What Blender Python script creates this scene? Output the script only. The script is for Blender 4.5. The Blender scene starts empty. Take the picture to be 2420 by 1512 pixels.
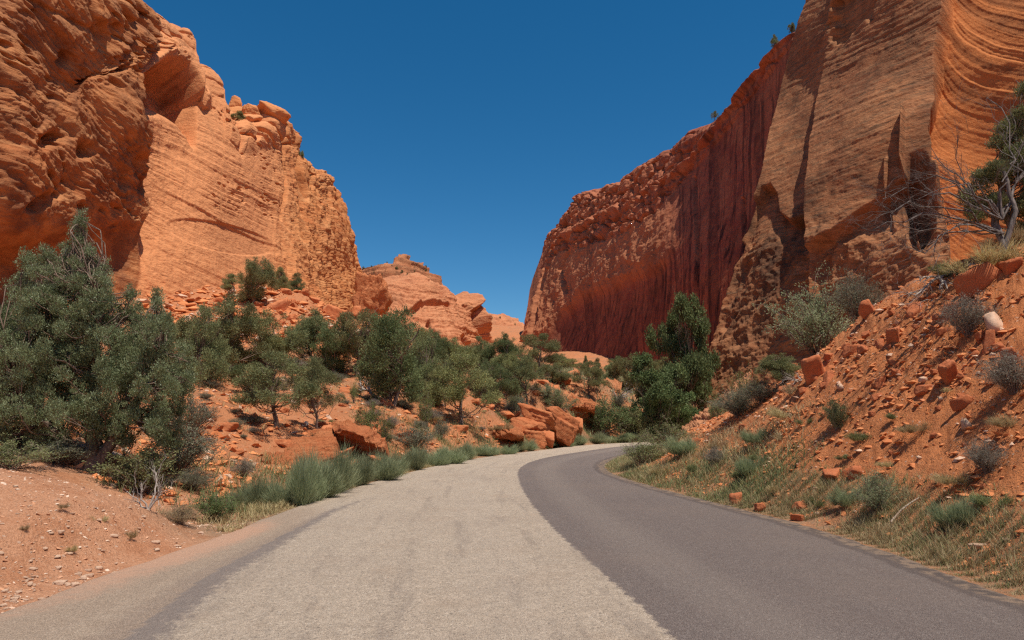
import bpy, math, random
import numpy as np
from mathutils import Vector, Matrix

# ---------------------------------------------------------------- camera model (photo coordinates are 2419 x 1512)
F0, CX, CY, HOR = 1613.0, 1209.5, 756.0, 988.0
PITCH = math.atan((HOR - CY) / F0)
CP, SP = math.cos(PITCH), math.sin(PITCH)
EYE = 1.6

def pt(X, Y, d):
    """photo position + distance ahead -> world point (arrays welcome)"""
    a = (np.asarray(X, float) - CX) / F0
    b = -(np.asarray(Y, float) - CY) / F0
    ry = CP - b * SP
    rz = SP + b * CP
    k = np.asarray(d, float) / ry
    return np.stack(np.broadcast_arrays(a * k, ry * k, EYE + rz * k), -1)

def gz0(X, Y):
    """photo position -> world point on the road plane z=0"""
    b = -(Y - CY) / F0
    ry = CP - b * SP; rz = SP + b * CP
    k = -EYE / rz
    return ((X - CX) / F0 * k, ry * k)

scene = bpy.context.scene
COL = scene.collection
TAU = 2 * math.pi

def ss(x, a, b):
    t = np.clip((np.asarray(x, float) - a) / (b - a), 0, 1)
    return t * t * (3 - 2 * t)

# ---------------------------------------------------------------- noise
def _hash(ix, iy, iz, seed):
    h = (ix.astype(np.uint32) * np.uint32(374761393) + iy.astype(np.uint32) * np.uint32(668265263)
         + iz.astype(np.uint32) * np.uint32(2246822519) + np.uint32((seed * 3266489917 + 12345) & 0xffffffff))
    h ^= h >> np.uint32(13); h *= np.uint32(1274126177); h ^= h >> np.uint32(16)
    h *= np.uint32(2654435761); h ^= h >> np.uint32(15)
    return h
G3 = np.array([[1,1,0],[-1,1,0],[1,-1,0],[-1,-1,0],[1,0,1],[-1,0,1],[1,0,-1],[-1,0,-1],[0,1,1],[0,-1,1],[0,1,-1],[0,-1,-1],[1,1,0],[-1,1,0],[0,-1,1],[0,-1,-1]], np.float32)
def perlin(x, y, z, seed=0):
    x, y, z = [np.asarray(v, np.float32) for v in np.broadcast_arrays(x, y, z)]
    fx, fy, fz = np.floor(x), np.floor(y), np.floor(z)
    ix, iy, iz = fx.astype(np.int64), fy.astype(np.int64), fz.astype(np.int64)
    x, y, z = x - fx, y - fy, z - fz
    u, v, w = [t * t * t * (t * (t * 6 - 15) + 10) for t in (x, y, z)]
    out = 0
    for dx in (0, 1):
        for dy in (0, 1):
            for dz in (0, 1):
                g = G3[(_hash(ix + dx, iy + dy, iz + dz, seed) & np.uint32(15)).astype(np.int64)]
                d = g[..., 0] * (x - dx) + g[..., 1] * (y - dy) + g[..., 2] * (z - dz)
                out = out + d * (u if dx else 1 - u) * (v if dy else 1 - v) * (w if dz else 1 - w)
    return out
def fbm(P, sc, octv=4, seed=0, gain=.5, sq=(1, 1, 1), ridge=False):
    x, y, z = P[..., 0] / sc * sq[0], P[..., 1] / sc * sq[1], P[..., 2] / sc * sq[2]
    a, o, tot = 1.0, 0, 0
    for k in range(octv):
        n = perlin(x, y, z, seed + k * 17)
        if ridge: n = 1 - 2.2 * np.abs(n)
        o = o + a * n; tot += a; a *= gain
        x, y, z = x * 2.03 + 5.2, y * 2.03 + 1.7, z * 2.03 + 9.1
    return o / tot
def worley(P, sc, seed=0, sq=(1, 1, 1)):
    x, y, z = [np.asarray(P[..., k] / sc * sq[k], np.float32) for k in range(3)]
    fx, fy, fz = np.floor(x), np.floor(y), np.floor(z)
    f1 = np.full(x.shape, 9., np.float32); f2 = f1.copy()
    for dx in (-1, 0, 1):
        for dy in (-1, 0, 1):
            for dz in (-1, 0, 1):
                cx, cy, cz = fx + dx, fy + dy, fz + dz
                i = (cx.astype(np.int64), cy.astype(np.int64), cz.astype(np.int64))
                h = _hash(*i, seed)
                px = cx + (h & np.uint32(1023)) / 1023.
                py = cy + ((h >> np.uint32(10)) & np.uint32(1023)) / 1023.
                pz = cz + ((h >> np.uint32(20)) & np.uint32(1023)) / 1023.
                d = np.sqrt((px - x) ** 2 + (py - y) ** 2 + (pz - z) ** 2).astype(np.float32)
                m = d < f1
                f2 = np.where(m, f1, np.minimum(f2, d)); f1 = np.where(m, d, f1)
    return f1, f2

# ---------------------------------------------------------------- smooth scattered interpolation
class RBF:
    def __init__(s, P, v, c=1.0, lam=0.0):
        s.P = np.asarray(P, float); s.c = c; v = np.asarray(v, float); n = len(v)
        s.ctr = s.P.mean(0); s.sc = s.P.std() + 1e-9
        D = np.sqrt(((s.P[:, None] - s.P[None]) ** 2).sum(-1) + c * c)
        Q = np.c_[np.ones(n), (s.P - s.ctr) / s.sc]; m = Q.shape[1]
        A = np.zeros((n + m, n + m)); A[:n, :n] = D - lam * np.eye(n) * np.mean(D); A[:n, n:] = Q; A[n:, :n] = Q.T
        s.w = np.linalg.solve(A, np.r_[v, np.zeros(m)])
    def __call__(s, X):
        X = np.asarray(X, float); sh = X.shape[:-1]; X = X.reshape(-1, X.shape[-1]); o = np.empty(len(X)); n = len(s.P)
        for i in range(0, len(X), 20000):
            B = X[i:i + 20000]
            d2 = sum((B[:, None, k] - s.P[None, :, k]) ** 2 for k in range(B.shape[1]))
            o[i:i + 20000] = np.sqrt(d2 + s.c ** 2) @ s.w[:n] + s.w[n] + ((B - s.ctr) / s.sc) @ s.w[n + 1:]
        return o.reshape(sh)

# ---------------------------------------------------------------- mesh / object helpers
def np_mesh(name, V, F, mats=(), smooth=True, attrs=None, midx=None):
    """V (n,3); F (m,3|4) array or list of such arrays"""
    me = bpy.data.meshes.new(name)
    Fs = F if isinstance(F, (list, tuple)) else [F]
    Fs = [np.asarray(f, np.int32) for f in Fs if len(f)]
    V = np.asarray(V, np.float32)
    me.vertices.add(len(V)); me.vertices.foreach_set('co', V.ravel())
    tot = np.concatenate([np.full(len(f), f.shape[1], np.int32) for f in Fs])
    loops = np.concatenate([f.ravel() for f in Fs])
    me.loops.add(len(loops)); me.loops.foreach_set('vertex_index', loops)
    me.polygons.add(len(tot))
    me.polygons.foreach_set('loop_start', np.r_[0, np.cumsum(tot)[:-1]].astype(np.int32))
    me.polygons.foreach_set('loop_total', tot)
    me.polygons.foreach_set('use_smooth', np.full(len(tot), smooth))
    for m in mats: me.materials.append(m)
    if midx is not None: me.polygons.foreach_set('material_index', np.asarray(midx, np.int32))
    for k, a in (attrs or {}).items():
        at = me.attributes.new(k, 'FLOAT', 'POINT'); at.data.foreach_set('value', np.asarray(a, np.float32).ravel())
    me.update(calc_edges=True); me.validate()
    return me

def link(name, me, parent=None, loc=None):
    o = bpy.data.objects.new(name, me); COL.objects.link(o)
    if parent is not None: o.parent = parent
    if loc is not None: o.location = loc
    return o

def tag(o, label=None, cat=None, group=None, kind=None):
    for k, v in (('label', label), ('category', cat), ('group', group), ('kind', kind)):
        if v: o[k] = v
    return o

def grid_faces(nu, nv):
    i = np.arange(nu * nv).reshape(nv, nu)
    return np.stack([i[:-1, :-1], i[:-1, 1:], i[1:, 1:], i[1:, :-1]], -1).reshape(-1, 4)

def grid_normals(P):
    du = np.gradient(P, axis=1); dv = np.gradient(P, axis=0)
    n = np.cross(du, dv); n /= np.linalg.norm(n, axis=-1, keepdims=True) + 1e-9
    s = np.sign((n * (P - np.array([0, 0, EYE]))).sum(-1)); n *= -np.where(s == 0, 1, s)[..., None]
    return n

def blur(A, n):
    for _ in range(n):
        for ax in (0, 1):
            B = np.concatenate([A.take([0], ax), A, A.take([-1], ax)], ax)
            A = (B.take(range(0, A.shape[ax]), ax) + 2 * A + B.take(range(2, A.shape[ax] + 2), ax)) / 4
    return A

# ---------------------------------------------------------------- materials
class NT:
    def __init__(s, name):
        s.m = bpy.data.materials.new(name); s.m.use_nodes = True; s.t = s.m.node_tree; s.t.nodes.clear()
        s.out = s.n('ShaderNodeOutputMaterial')
    def n(s, t, **kw):
        nd = s.t.nodes.new(t)
        for k, v in kw.items():
            if hasattr(nd, k) and not k.startswith('i_'): setattr(nd, k, v)
        return nd
    def L(s, a, b): s.t.links.new(a, b)
    def set(s, sock, v):
        if isinstance(v, bpy.types.NodeSocket): s.L(v, sock)
        else: sock.default_value = v
    def coord(s, kind='Object', scale=(1, 1, 1), rot=(0, 0, 0)):
        if not hasattr(s, '_tc'): s._tc = s.n('ShaderNodeTexCoord')
        mp = s.n('ShaderNodeMapping'); s.L(s._tc.outputs[kind], mp.inputs['Vector'])
        mp.inputs['Scale'].default_value = scale; mp.inputs['Rotation'].default_value = rot
        return mp.outputs[0]
    def noise(s, scale, detail=4, rough=.55, vec=None, dist=0, kind=None):
        n = s.n('ShaderNodeTexNoise'); n.inputs['Scale'].default_value = scale; n.inputs['Detail'].default_value = detail
        n.inputs['Roughness'].default_value = rough; n.inputs['Distortion'].default_value = dist
        s.L(vec if vec is not None else s.coord(), n.inputs['Vector'])
        return n.outputs['Fac']
    def voro(s, scale, vec=None, feature='F1', out='Distance', rnd=1):
        n = s.n('ShaderNodeTexVoronoi'); n.feature = feature; n.inputs['Scale'].default_value = scale; n.inputs['Randomness'].default_value = rnd
        s.L(vec if vec is not None else s.coord(), n.inputs['Vector'])
        return n.outputs[out]
    def attr(s, name):
        n = s.n('ShaderNodeAttribute'); n.attribute_name = name
        return n.outputs['Fac']
    def rng(s, v, a, b, c=0., d=1., smooth=True):
        n = s.n('ShaderNodeMapRange'); n.interpolation_type = 'SMOOTHSTEP' if smooth else 'LINEAR'
        s.set(n.inputs['Value'], v)
        for k, x in zip(('From Min', 'From Max', 'To Min', 'To Max'), (a, b, c, d)): s.set(n.inputs[k], x)
        return n.outputs['Result']
    def math(s, op, a, b=0., c=0.):
        n = s.n('ShaderNodeMath'); n.operation = op
        for i, v in enumerate((a, b, c)): s.set(n.inputs[i], v)
        return n.outputs[0]
    def mix(s, f, a, b, mode='MIX'):
        n = s.n('ShaderNodeMix'); n.data_type = 'RGBA'; n.blend_type = mode
        s.set(n.inputs[0], f)
        for sock, v in ((n.inputs[6], a), (n.inputs[7], b)):
            if isinstance(v, tuple) and len(v) == 3: v = (*v, 1)
            s.set(sock, v)
        return n.outputs[2]
    def bump(s, h, dist, strength=1., normal=None):
        n = s.n('ShaderNodeBump'); n.inputs['Distance'].default_value = dist; n.inputs['Strength'].default_value = strength
        s.L(h, n.inputs['Height'])
        if normal is not None: s.L(normal, n.inputs['Normal'])
        return n.outputs[0]
    def bsdf(s, col, rough=.9, normal=None, spec=.2):
        n = s.n('ShaderNodeBsdfPrincipled')
        if isinstance(col, tuple) and len(col) == 3: col = (*col, 1)
        s.set(n.inputs['Base Color'], col); s.set(n.inputs['Roughness'], rough); n.inputs['Specular IOR Level'].default_value = spec
        if normal is not None: s.L(normal, n.inputs['Normal'])
        s.L(n.outputs[0], s.out.inputs['Surface'])
        return n
# ---------------------------------------------------------------- light
SUN_AZ, SUN_EL = 142.0, 68.0       # azimuth clockwise from the viewing direction
w = bpy.data.worlds.new('World'); scene.world = w; w.use_nodes = True
nt = w.node_tree; nt.nodes.clear()
wo = nt.nodes.new('ShaderNodeOutputWorld'); bg = nt.nodes.new('ShaderNodeBackground'); sk = nt.nodes.new('ShaderNodeTexSky')
sk.sky_type = 'NISHITA'; sk.sun_disc = False; sk.sun_elevation = math.radians(SUN_EL); sk.sun_rotation = math.radians(SUN_AZ)
sk.altitude = 1800; sk.air_density = 1.0; sk.dust_density = 0.6; sk.ozone_density = 2.5
hs = nt.nodes.new('ShaderNodeHueSaturation'); hs.inputs['Hue'].default_value = .492; hs.inputs['Saturation'].default_value = 1.36; hs.inputs['Value'].default_value = 1.18
nt.links.new(sk.outputs[0], hs.inputs['Color']); nt.links.new(hs.outputs[0], bg.inputs['Color'])
bg.inputs['Strength'].default_value = 0.090
nt.links.new(bg.outputs[0], wo.inputs['Surface'])
sl = bpy.data.lights.new('sun', 'SUN'); sl.energy = 5.0; sl.angle = math.radians(.55); sl.color = (1, .93, .82)
so = bpy.data.objects.new('sun', sl); COL.objects.link(so)
_a, _e = math.radians(SUN_AZ), math.radians(SUN_EL)
SUND = Vector((math.sin(_a) * math.cos(_e), math.cos(_a) * math.cos(_e), math.sin(_e)))
so.rotation_euler = SUND.to_track_quat('Z', 'Y').to_euler(); so.location = (0, 0, 80)
scene.view_settings.view_transform = 'Standard'; scene.view_settings.look = 'None'; scene.view_settings.gamma = 1; scene.view_settings.exposure = 0.0
scene.cycles.use_denoising = False; scene.cycles.pixel_filter_type = 'BLACKMAN_HARRIS'; scene.cycles.filter_width = 1.3
scene.cycles.max_bounces = 6; scene.cycles.diffuse_bounces = 4; scene.cycles.sample_clamp_indirect = 6

cam = bpy.data.cameras.new('camera'); cam.lens = 24.0 * F0 / F0; cam.sensor_width = 36 * 2419 / (F0 * 1.5); cam.lens = 24.0
cam.clip_end = 3000; cam.clip_start = .05
co = bpy.data.objects.new('camera', cam); COL.objects.link(co); co.location = (0, 0, EYE); co.rotation_euler = (math.pi / 2 + PITCH, 0, 0)
scene.camera = co

# ---------------------------------------------------------------- road line (seam between light and dark lane), world coordinates
seam = [gz0(*p) for p in [(1590,1512),(1430,1370),(1320,1270),(1250,1190),(1222,1130),(1230,1105),(1280,1085),(1380,1068)]]
seam = [(2.6,-14),(1.9,-6),(1.45,0)] + seam + [(6.8,40.0),(12.5,45.0),(20,47.5),(34,49),(60,50)]
def catmull(pts, step=.25):
    P = np.array(pts, float); out = []
    P = np.vstack([2 * P[0] - P[1], P, 2 * P[-1] - P[-2]])
    for i in range(1, len(P) - 2):
        n = max(2, int(np.linalg.norm(P[i + 1] - P[i]) / step))
        t = np.linspace(0, 1, n, endpoint=False)[:, None]
        a, b, c, d = P[i - 1], P[i], P[i + 1], P[i + 2]
        out.append(.5 * ((2 * b) + (c - a) * t + (2 * a - 5 * b + 4 * c - d) * t ** 2 + (3 * b - a - 3 * c + d) * t ** 3))
    return np.vstack(out + [P[-2][None]])
RC = catmull(seam)
for _ in range(60): RC[1:-1] = (RC[:-2] + 2 * RC[1:-1] + RC[2:]) / 4
RT = np.gradient(RC, axis=0); RT /= np.linalg.norm(RT, axis=1, keepdims=True)
RN = np.stack([RT[:, 1], -RT[:, 0]], 1)          # to the right
RS = np.r_[0, np.cumsum(np.linalg.norm(np.diff(RC, axis=0), axis=1))]
def side_fit(pix, sgn):
    y, t = [], []
    for p in pix:
        q = np.array(gz0(*p)); d = RC - q; i = np.argmin((d ** 2).sum(1))
        y.append(RS[i]); t.append(abs(np.dot(q - RC[i], RN[i])))
    o = np.argsort(y)
    return np.array(y)[o], np.array(t)[o]
sl_s, sl_t = side_fit([(40,1430),(300,1345),(450,1300),(560,1258),(700,1200),(850,1150),(1000,1110),(1150,1081),(1300,1062),(1450,1048)], -1)
sr_s, sr_t = side_fit([(2419,1435),(2200,1356),(2000,1275),(1800,1218),(1640,1180),(1500,1142),(1430,1120),(1420,1100),(1445,1078)], 1)
sr_t[-3:] = np.maximum(sr_t[-3:], 2.6)
WL = np.interp(RS, sl_s, sl_t); WR = np.interp(RS, sr_s, sr_t)
for _ in range(40):
    for W_ in (WL, WR): W_[1:-1] = (W_[:-2] + 2 * W_[1:-1] + W_[2:]) / 4

def road_st(X, Y):
    """nearest arc length and signed lateral offset (right positive)"""
    X = np.asarray(X, float); sh = X.shape; P = np.stack([X.ravel(), np.asarray(Y, float).ravel()], 1)
    s = np.empty(len(P)); t = np.empty(len(P)); C = RC[::3]; idx = np.arange(len(RC))[::3]
    for i in range(0, len(P), 20000):
        B = P[i:i + 20000]; d = (B[:, None, 0] - C[None, :, 0]) ** 2 + (B[:, None, 1] - C[None, :, 1]) ** 2
        k = idx[np.argmin(d, 1)]
        v = B - RC[k]; al = (v * RT[k]).sum(1); la = (v * RN[k]).sum(1)
        s[i:i + 20000] = RS[k] + al; t[i:i + 20000] = np.where(np.abs(al) < 1, la, np.sign(la) * np.hypot(al, la))
    return s.reshape(sh), t.reshape(sh)
def road_dist(X, Y):
    s, t = road_st(X, Y)
    wl = np.interp(s, RS, WL); wr = np.interp(s, RS, WR)
    return s, t, np.where(t < 0, -t - wl, t - wr)

# ---------------------------------------------------------------- terrain heights
TC = []
def tc(X, Y, d): p = pt(X, Y, d); TC.append(tuple(p))
for q in [ # left
    (0,1110,9.3),(120,1118,9.3),(230,1132,9.6),(60,1180,7.6),(330,1190,9.6),(480,1110,15),(500,950,21),(400,900,26),(620,1050,20),(700,1025,21),
    (655,1003,24),(850,930,33),(930,952,33),(1090,1003,31),(1100,920,40),(1250,893,44),(1300,930,43),(1340,885,66),(1420,913,52),(1430,972,49),
    (420,740,56),(500,772,52),(600,700,64),(700,700,66),(760,745,66),(830,762,70),(900,775,72),(1000,838,70),(1100,865,72),(1200,865,82),(1300,868,95),
    (1500,880,110),(400,815,44),(300,900,30),(100,930,28),(0,830,36),(0,1010,18),(150,1040,14),(0,740,46),(1150,850,120),(1220,840,170),(1560,890,90),(1640,890,85),
    (750,900,38),(560,860,40),(640,800,46),(850,850,50),(1165,965,35),(800,985,26),(900,1010,26),(1000,1030,27),(1010,935,38),(1350,975,44),(1400,1020,46),
    (1500,960,58),(1600,960,60),(560,1110,15.5)]: tc(*q)
# right slope crest and behind
CREST = [(9.3,4,4.8),(9.2,8,4.7),(9.0,12,4.45),(8.5,15,4.45),(8.5,20,3.1),(8.5,28,1.9),(8.9,34,.9),(9.5,38,.3)]
TC += CREST
TC += [(14,8,6.6),(14,14,5.3),(14,20,3.2),(13.5,27,1.4),(13,34,.5),(20,12,8),(20,22,5),(20,32,2),(18,40,.4),(30,40,2),(13,-4,7),(30,-10,12),(30,20,9)]
for cx_, cy_, cz_ in CREST:      # straight talus face between the verge and the crest
    s_, t_, d_ = road_dist(np.array([cx_]), np.array([cy_]))
    d_ = float(d_[0]); k = int(np.argmin(np.abs(RS - s_[0]))); n_ = RN[k]
    for f in (.25, .5, .75):
        dd = 1.0 + (d_ - 1.0) * f
        TC.append((cx_ - n_[0] * (d_ - dd), cy_ - n_[1] * (d_ - dd), cz_ * (.05 + .95 * f ** 1.05)))
for k in range(0, len(RC), 14):
    if RC[k, 1] > -12:
        for e, zz in ((-WL[k] - .3, 0), (WR[k] + .3, 0), (0, 0)):
            TC.append((RC[k, 0] + RN[k, 0] * e, RC[k, 1] + RN[k, 1] * e, zz))
        if RC[k, 1] < 44: TC.append((RC[k, 0] + RN[k, 0] * (WR[k] + 1.1), RC[k, 1] + RN[k, 1] * (WR[k] + 1.1), .14))
        if 9.5 < RC[k, 1] < 44: TC.append((RC[k, 0] - RN[k, 0] * (WL[k] + 1.3), RC[k, 1] - RN[k, 1] * (WL[k] + 1.3), .0))
TC += [(-6,3,.35),(-9,3,.8),(-9,6,1.0),(-14,8,1.2),(-20,0,2),(-12,-8,1.2),(-8,-10,.3),(-40,20,6),(-60,50,16),(-45,90,20),(-90,0,12),(-90,120,25),(-30,-60,3),(40,-60,10),(0,-80,2),
       (60,60,14),(60,100,20),(40,140,20),(100,20,25),(0,220,30),(-60,220,40),(80,240,40),(0,350,40),(200,0,30),(-200,0,30)]
TC = np.array(TC)
HR = RBF(TC[:, :2], TC[:, 2], c=1.6, lam=.004)
def height(X, Y, detail=True):
    X = np.asarray(X, float); Y = np.asarray(Y, float)
    R = np.hypot(X, Y); far = ss(R, 260, 420)
    h = HR(np.stack([X, Y], -1)) * (1 - far) + 38 * far
    s, t, d = road_dist(X, Y)
    h = h * ss(d, .0, 1.1) - .012 * (1 - ss(d, -.15, .12))
    if detail:
        P = np.stack([X, Y, np.zeros_like(X)], -1)
        k = ss(d, .1, 3.5)
        h = h + k * (.28 * fbm(P, 5, 3, 3) + .09 * fbm(P, 1.3, 3, 5)) + ss(d, .0, .8) * (.035 * fbm(P, .45, 3, 8))
        right = ss(t, 3.2, 5) * (Y < 40) * (R < 60)
        # rubbly talus: ledges and clods running down the slope
        c = fbm(P, .6, 5, 21, .74) * .25 + fbm(P, 2.2, 3, 23) * .12
        up = ss(h, 2.0, 3.4)
        h = h + right * ss(d, .8, 2.0) * c * (.65 + .9 * up)
        lft = ss(-t, 4, 8) * ss(R, 14, 22) * (1 - ss(R, 100, 140))
        h = h + lft * (.22 * fbm(P, 2.6, 4, 31, .55, ridge=True))
        tal = ss(Y, 45, 56) * (1 - ss(Y, 85, 100)) * ss(-X, 3, 9)
        h = h + tal * .5 * fbm(P, 3.2, 4, 37, .6, ridge=True)
    return h
def hz(x, y): return float(height(np.array([x]), np.array([y]))[0])

# polar ground sheet
NA0, NR = 1000, 620
ang = np.concatenate([np.linspace(-.78, .78, NA0), np.linspace(.78, TAU - .78, 140)[1:-1]])
rad = np.concatenate([[.05], np.geomspace(2.2, 620, NR)])
A_, R_ = np.meshgrid(ang, rad)
GX, GY = R_ * np.sin(A_), R_ * np.cos(A_)
GZ = height(GX, GY)
s_, t_, d_ = road_dist(GX, GY)
Fg = grid_faces(len(ang), len(rad)); i0 = np.arange(len(rad) - 1) * len(ang)
Fg = np.vstack([Fg, np.stack([i0 + len(ang) - 1, i0, i0 + len(ang), i0 + 2 * len(ang) - 1], 1)])
Pg = np.stack([GX, GY, GZ], -1)
pink = (1 - ss(GY, 11, 16)) * ss(-t_, 2, 3)
red = ss(t_, 2.5, 4) * (1 - ss(GY, 34, 44))
verge = (1 - ss(d_ + .5 * fbm(Pg, .8, 3, 60), .2, 1.9)) * np.where(t_ > 0, 1, ss(GY, 8.6, 10.2))
lit = ss(fbm(Pg, 3.0, 4, 71), -.05, .35) * np.where(t_ < 0, 1, .35) * ss(np.hypot(GX, GY), 12, 18)

m = NT('ground_soil')
oc = m.coord()
n1, n2, n3 = m.noise(.55, 6, .6), m.noise(5, 6, .65), m.noise(42, 4, .7)
base = m.mix(n1, (.60, .26, .125), (.51, .19, .082))
base = m.mix(m.math('MULTIPLY', m.attr('red'), m.rng(n2, .3, .75, 1, .72)), base, m.mix(n3, (.74, .285, .108), (.64, .205, .072)))
base = m.mix(m.math('MULTIPLY', m.attr('pink'), .85), base, m.mix(n2, (.68, .37, .22), (.60, .295, .165)))
base = m.mix(m.math('MULTIPLY', m.attr('litter'), .55), base, m.mix(n2, (.34, .22, .13), (.22, .145, .09)))
base = m.mix(m.math('MULTIPLY', m.attr('verge'), m.rng(n2, .3, .6, .35, .9)), base, m.mix(n3, (.38, .28, .18), (.27, .19, .12)))
base = m.mix(m.rng(n3, .30, .60, .55, 0), base, (.24, .085, .035))
base = m.mix(m.rng(m.noise(1.7, 6, .72), .45, .62, 0, .45), base, (.38, .135, .055))
pb = m.voro(16, vec=oc, out='Color'); pd = m.voro(16, vec=oc)
sel = m.math('MULTIPLY', m.rng(pb, .78, .80), m.rng(pd, .34, .26))
base = m.mix(m.math('MULTIPLY', sel, .75), base, (.62, .42, .30))
pd2 = m.voro(55, vec=oc); pb2 = m.voro(55, vec=oc, out='Color')
sel2 = m.math('MULTIPLY', m.rng(pb2, .70, .74), m.rng(pd2, .36, .28))
base = m.mix(m.math('MULTIPLY', sel2, .6), base, (.60, .36, .24))
hgt = m.math('ADD', m.math('MULTIPLY', n2, .55), m.math('ADD', m.math('MULTIPLY', n3, .22), m.math('MULTIPLY', sel2, .05)))
m.bsdf(base, .95, m.bump(hgt, .16, 1.), .1)
M_ground = m.m
go = link('ground', np_mesh('ground', Pg.reshape(-1, 3), Fg, [M_ground], attrs=dict(pink=pink, red=red, verge=verge, litter=lit)))
tag(go, kind='structure')

# ---------------------------------------------------------------- road
k0 = (RC[:, 1] < 52)
js = np.where(k0)[0]
ss_f = np.interp(np.linspace(0, 1, 1300), np.linspace(0, 1, len(js)), js)
def li(a): return np.stack([np.interp(ss_f, np.arange(len(a)), a[:, k]) for k in range(a.shape[1])], 1)
C_, N_ = li(RC), li(RN); wl_ = np.interp(ss_f, np.arange(len(RC)), WL); wr_ = np.interp(ss_f, np.arange(len(RC)), WR); sv = np.interp(ss_f, np.arange(len(RC)), RS)
Pl = np.stack([sv, np.zeros_like(sv), np.zeros_like(sv)], 1)
el = wl_ + .10 * fbm(Pl, .9, 5, 80) + .05; er = wr_ + .12 + .16 * fbm(Pl, .8, 5, 90, .7)
NT_ = 160
fr = np.linspace(0, 1, NT_)
tt = -el[:, None] * (1 - fr) + er[:, None] * fr
X = C_[:, None, 0] + N_[:, None, 0] * tt; Y = C_[:, None, 1] + N_[:, None, 1] * tt
edge = np.minimum(tt + el[:, None], er[:, None] - tt)
Z = .004 + .014 * ss(edge, 0, .05) + .02 * ss(np.abs(tt - .2), 3.5, 0)
Pr = np.stack([X, Y, Z], -1)
# older dark patch band along the left edge
sk_y, sk_x, sk_w = [0, 3, 5.1, 7.25, 10, 12, 13.5, 16], [-2.5, -2.62, -2.78, -3.08, -3.12, -3.1, -2.95, -2.7], [.34, .32, .30, .27, .19, .12, .05, -.3]
band = np.interp(Y, sk_y, sk_w) - np.abs(X - np.interp(Y, sk_y, sk_x))
band = np.where(Y < 16, band, -1.)
m = NT('road_chipseal')
oc = m.coord()
agg = m.voro(150, vec=oc, out='Color'); aggd = m.voro(150, vec=oc)
agg2 = m.voro(60, vec=oc, out='Color'); n1 = m.noise(1.1, 5, .6); n2 = m.noise(7, 5, .65); n3 = m.noise(28, 3, .7)
tl = m.attr('lateral')
wob = m.math('MULTIPLY', m.math('SUBTRACT', m.noise(7, 6, .8), .5), .26)
lane = m.rng(m.math('ADD', tl, wob), -.02, .03)
light = m.mix(m.rng(agg, .15, .85), (.42, .325, .24), (.76, .61, .465))
light = m.mix(m.rng(n2, .35, .7, 0, .35), light, (.37, .285, .205))
agg3 = m.voro(38, vec=oc, out='Color'); light = m.mix(m.rng(agg3, .1, .9, .0, .38), light, (.27, .215, .17)); light = m.mix(m.rng(agg2, .84, .88, 0, .6), light, (.15, .12, .10)); light = m.mix(m.rng(agg2, .12, .08, 0, .5), light, (.72, .62, .52))
light = m.mix(m.rng(n1, .5, .75, 0, .35), light, (.42, .30, .21))
darkc = m.mix(m.rng(agg, .1, .9), (.14, .106, .092), (.30, .243, .213))
darkc = m.mix(m.rng(agg3, .2, .9, 0, .3), darkc, (.12, .09, .08)); darkc = m.mix(m.rng(agg2, .90, .94, 0, .55), darkc, (.42, .36, .32))
darkc = m.mix(m.rng(n1, .4, .75, 0, .35), darkc, (.20, .155, .135))
col = m.mix(lane, light, darkc)
lo = m.n('ShaderNodeCombineXYZ'); m.L(m.math('MULTIPLY', tl, 3.2), lo.inputs[0]); m.L(m.math('MULTIPLY', m.attr('along'), .35), lo.inputs[1])
ln_ = m.noise(1.0, 6, .7, lo.outputs[0])
col = m.mix(m.rng(ln_, .50, .68, 0, .30), col, (.17, .13, .115)); col = m.mix(m.rng(ln_, .46, .30, 0, .05), col, (.55, .45, .37))
col = m.mix(m.rng(m.noise(.35, 4, .6), .45, .65, 0, .16), col, (.30, .22, .17))
# wheel tracks, faint
trk = m.math('ADD', m.rng(m.math('ABSOLUTE', m.math('SUBTRACT', tl, .85)), .55, .1, 0, .12), m.rng(m.math('ABSOLUTE', m.math('ADD', tl, 1.1)), .6, .1, 0, .12))
col = m.mix(trk, col, (.5, .41, .33))
bandf = m.rng(m.math('ADD', m.attr('band'), m.math('ADD', m.math('MULTIPLY', m.math('SUBTRACT', n2, .5), .42), m.math('MULTIPLY', m.math('SUBTRACT', n3, .5), .22))), -.05, .12)
col = m.mix(m.math('MULTIPLY', bandf, .82), col, m.mix(agg, (.16, .125, .11), (.31, .25, .22)))
# dusty shoulder on the left and grit on the right edge
dl = m.math('ADD', m.attr('dirt'), m.math('MULTIPLY', m.math('SUBTRACT', n2, .5), .5))
grit = m.mix(m.rng(agg, .2, .8), (.29, .21, .15), (.53, .385, .275))
col = m.mix(m.rng(dl, .25, .75, 0, .8), col, grit)
col = m.mix(m.rng(dl, .85, 1.25, 0, .85), col, (.62, .36, .235))
rg = m.math('ADD', m.attr('redge'), m.math('MULTIPLY', m.math('SUBTRACT', n3, .5), .18))
col = m.mix(m.rng(rg, .42, .36, 0, .55), col, (.11, .082, .072))
col = m.mix(m.rng(rg, .30, .20, 0, .85), col, m.mix(m.rng(n2, .4, .6), (.33, .23, .16), (.13, .10, .085)))
h = m.math('ADD', m.math('MULTIPLY', aggd, .5), m.math('MULTIPLY', n3, .5))
m.bsdf(col, .85, m.bump(h, .022, 1.), .2)
near = ss(Y, 15, 9)
ro = link('road', np_mesh('road', Pr.reshape(-1, 3), grid_faces(NT_, len(sv)), [m.m],
          attrs=dict(lateral=tt, along=np.repeat(sv[:, None], NT_, 1), band=band, dirt=(1 - ss(tt + el[:, None], .0, .95)) * (near * .85 + .15) + .62 * near * ss(band, -1.1, -.1) * (X < np.interp(Y, sk_y, sk_x)) * (Y < 14),
                     redge=er[:, None] - tt)))
tag(ro, kind='structure')
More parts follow.
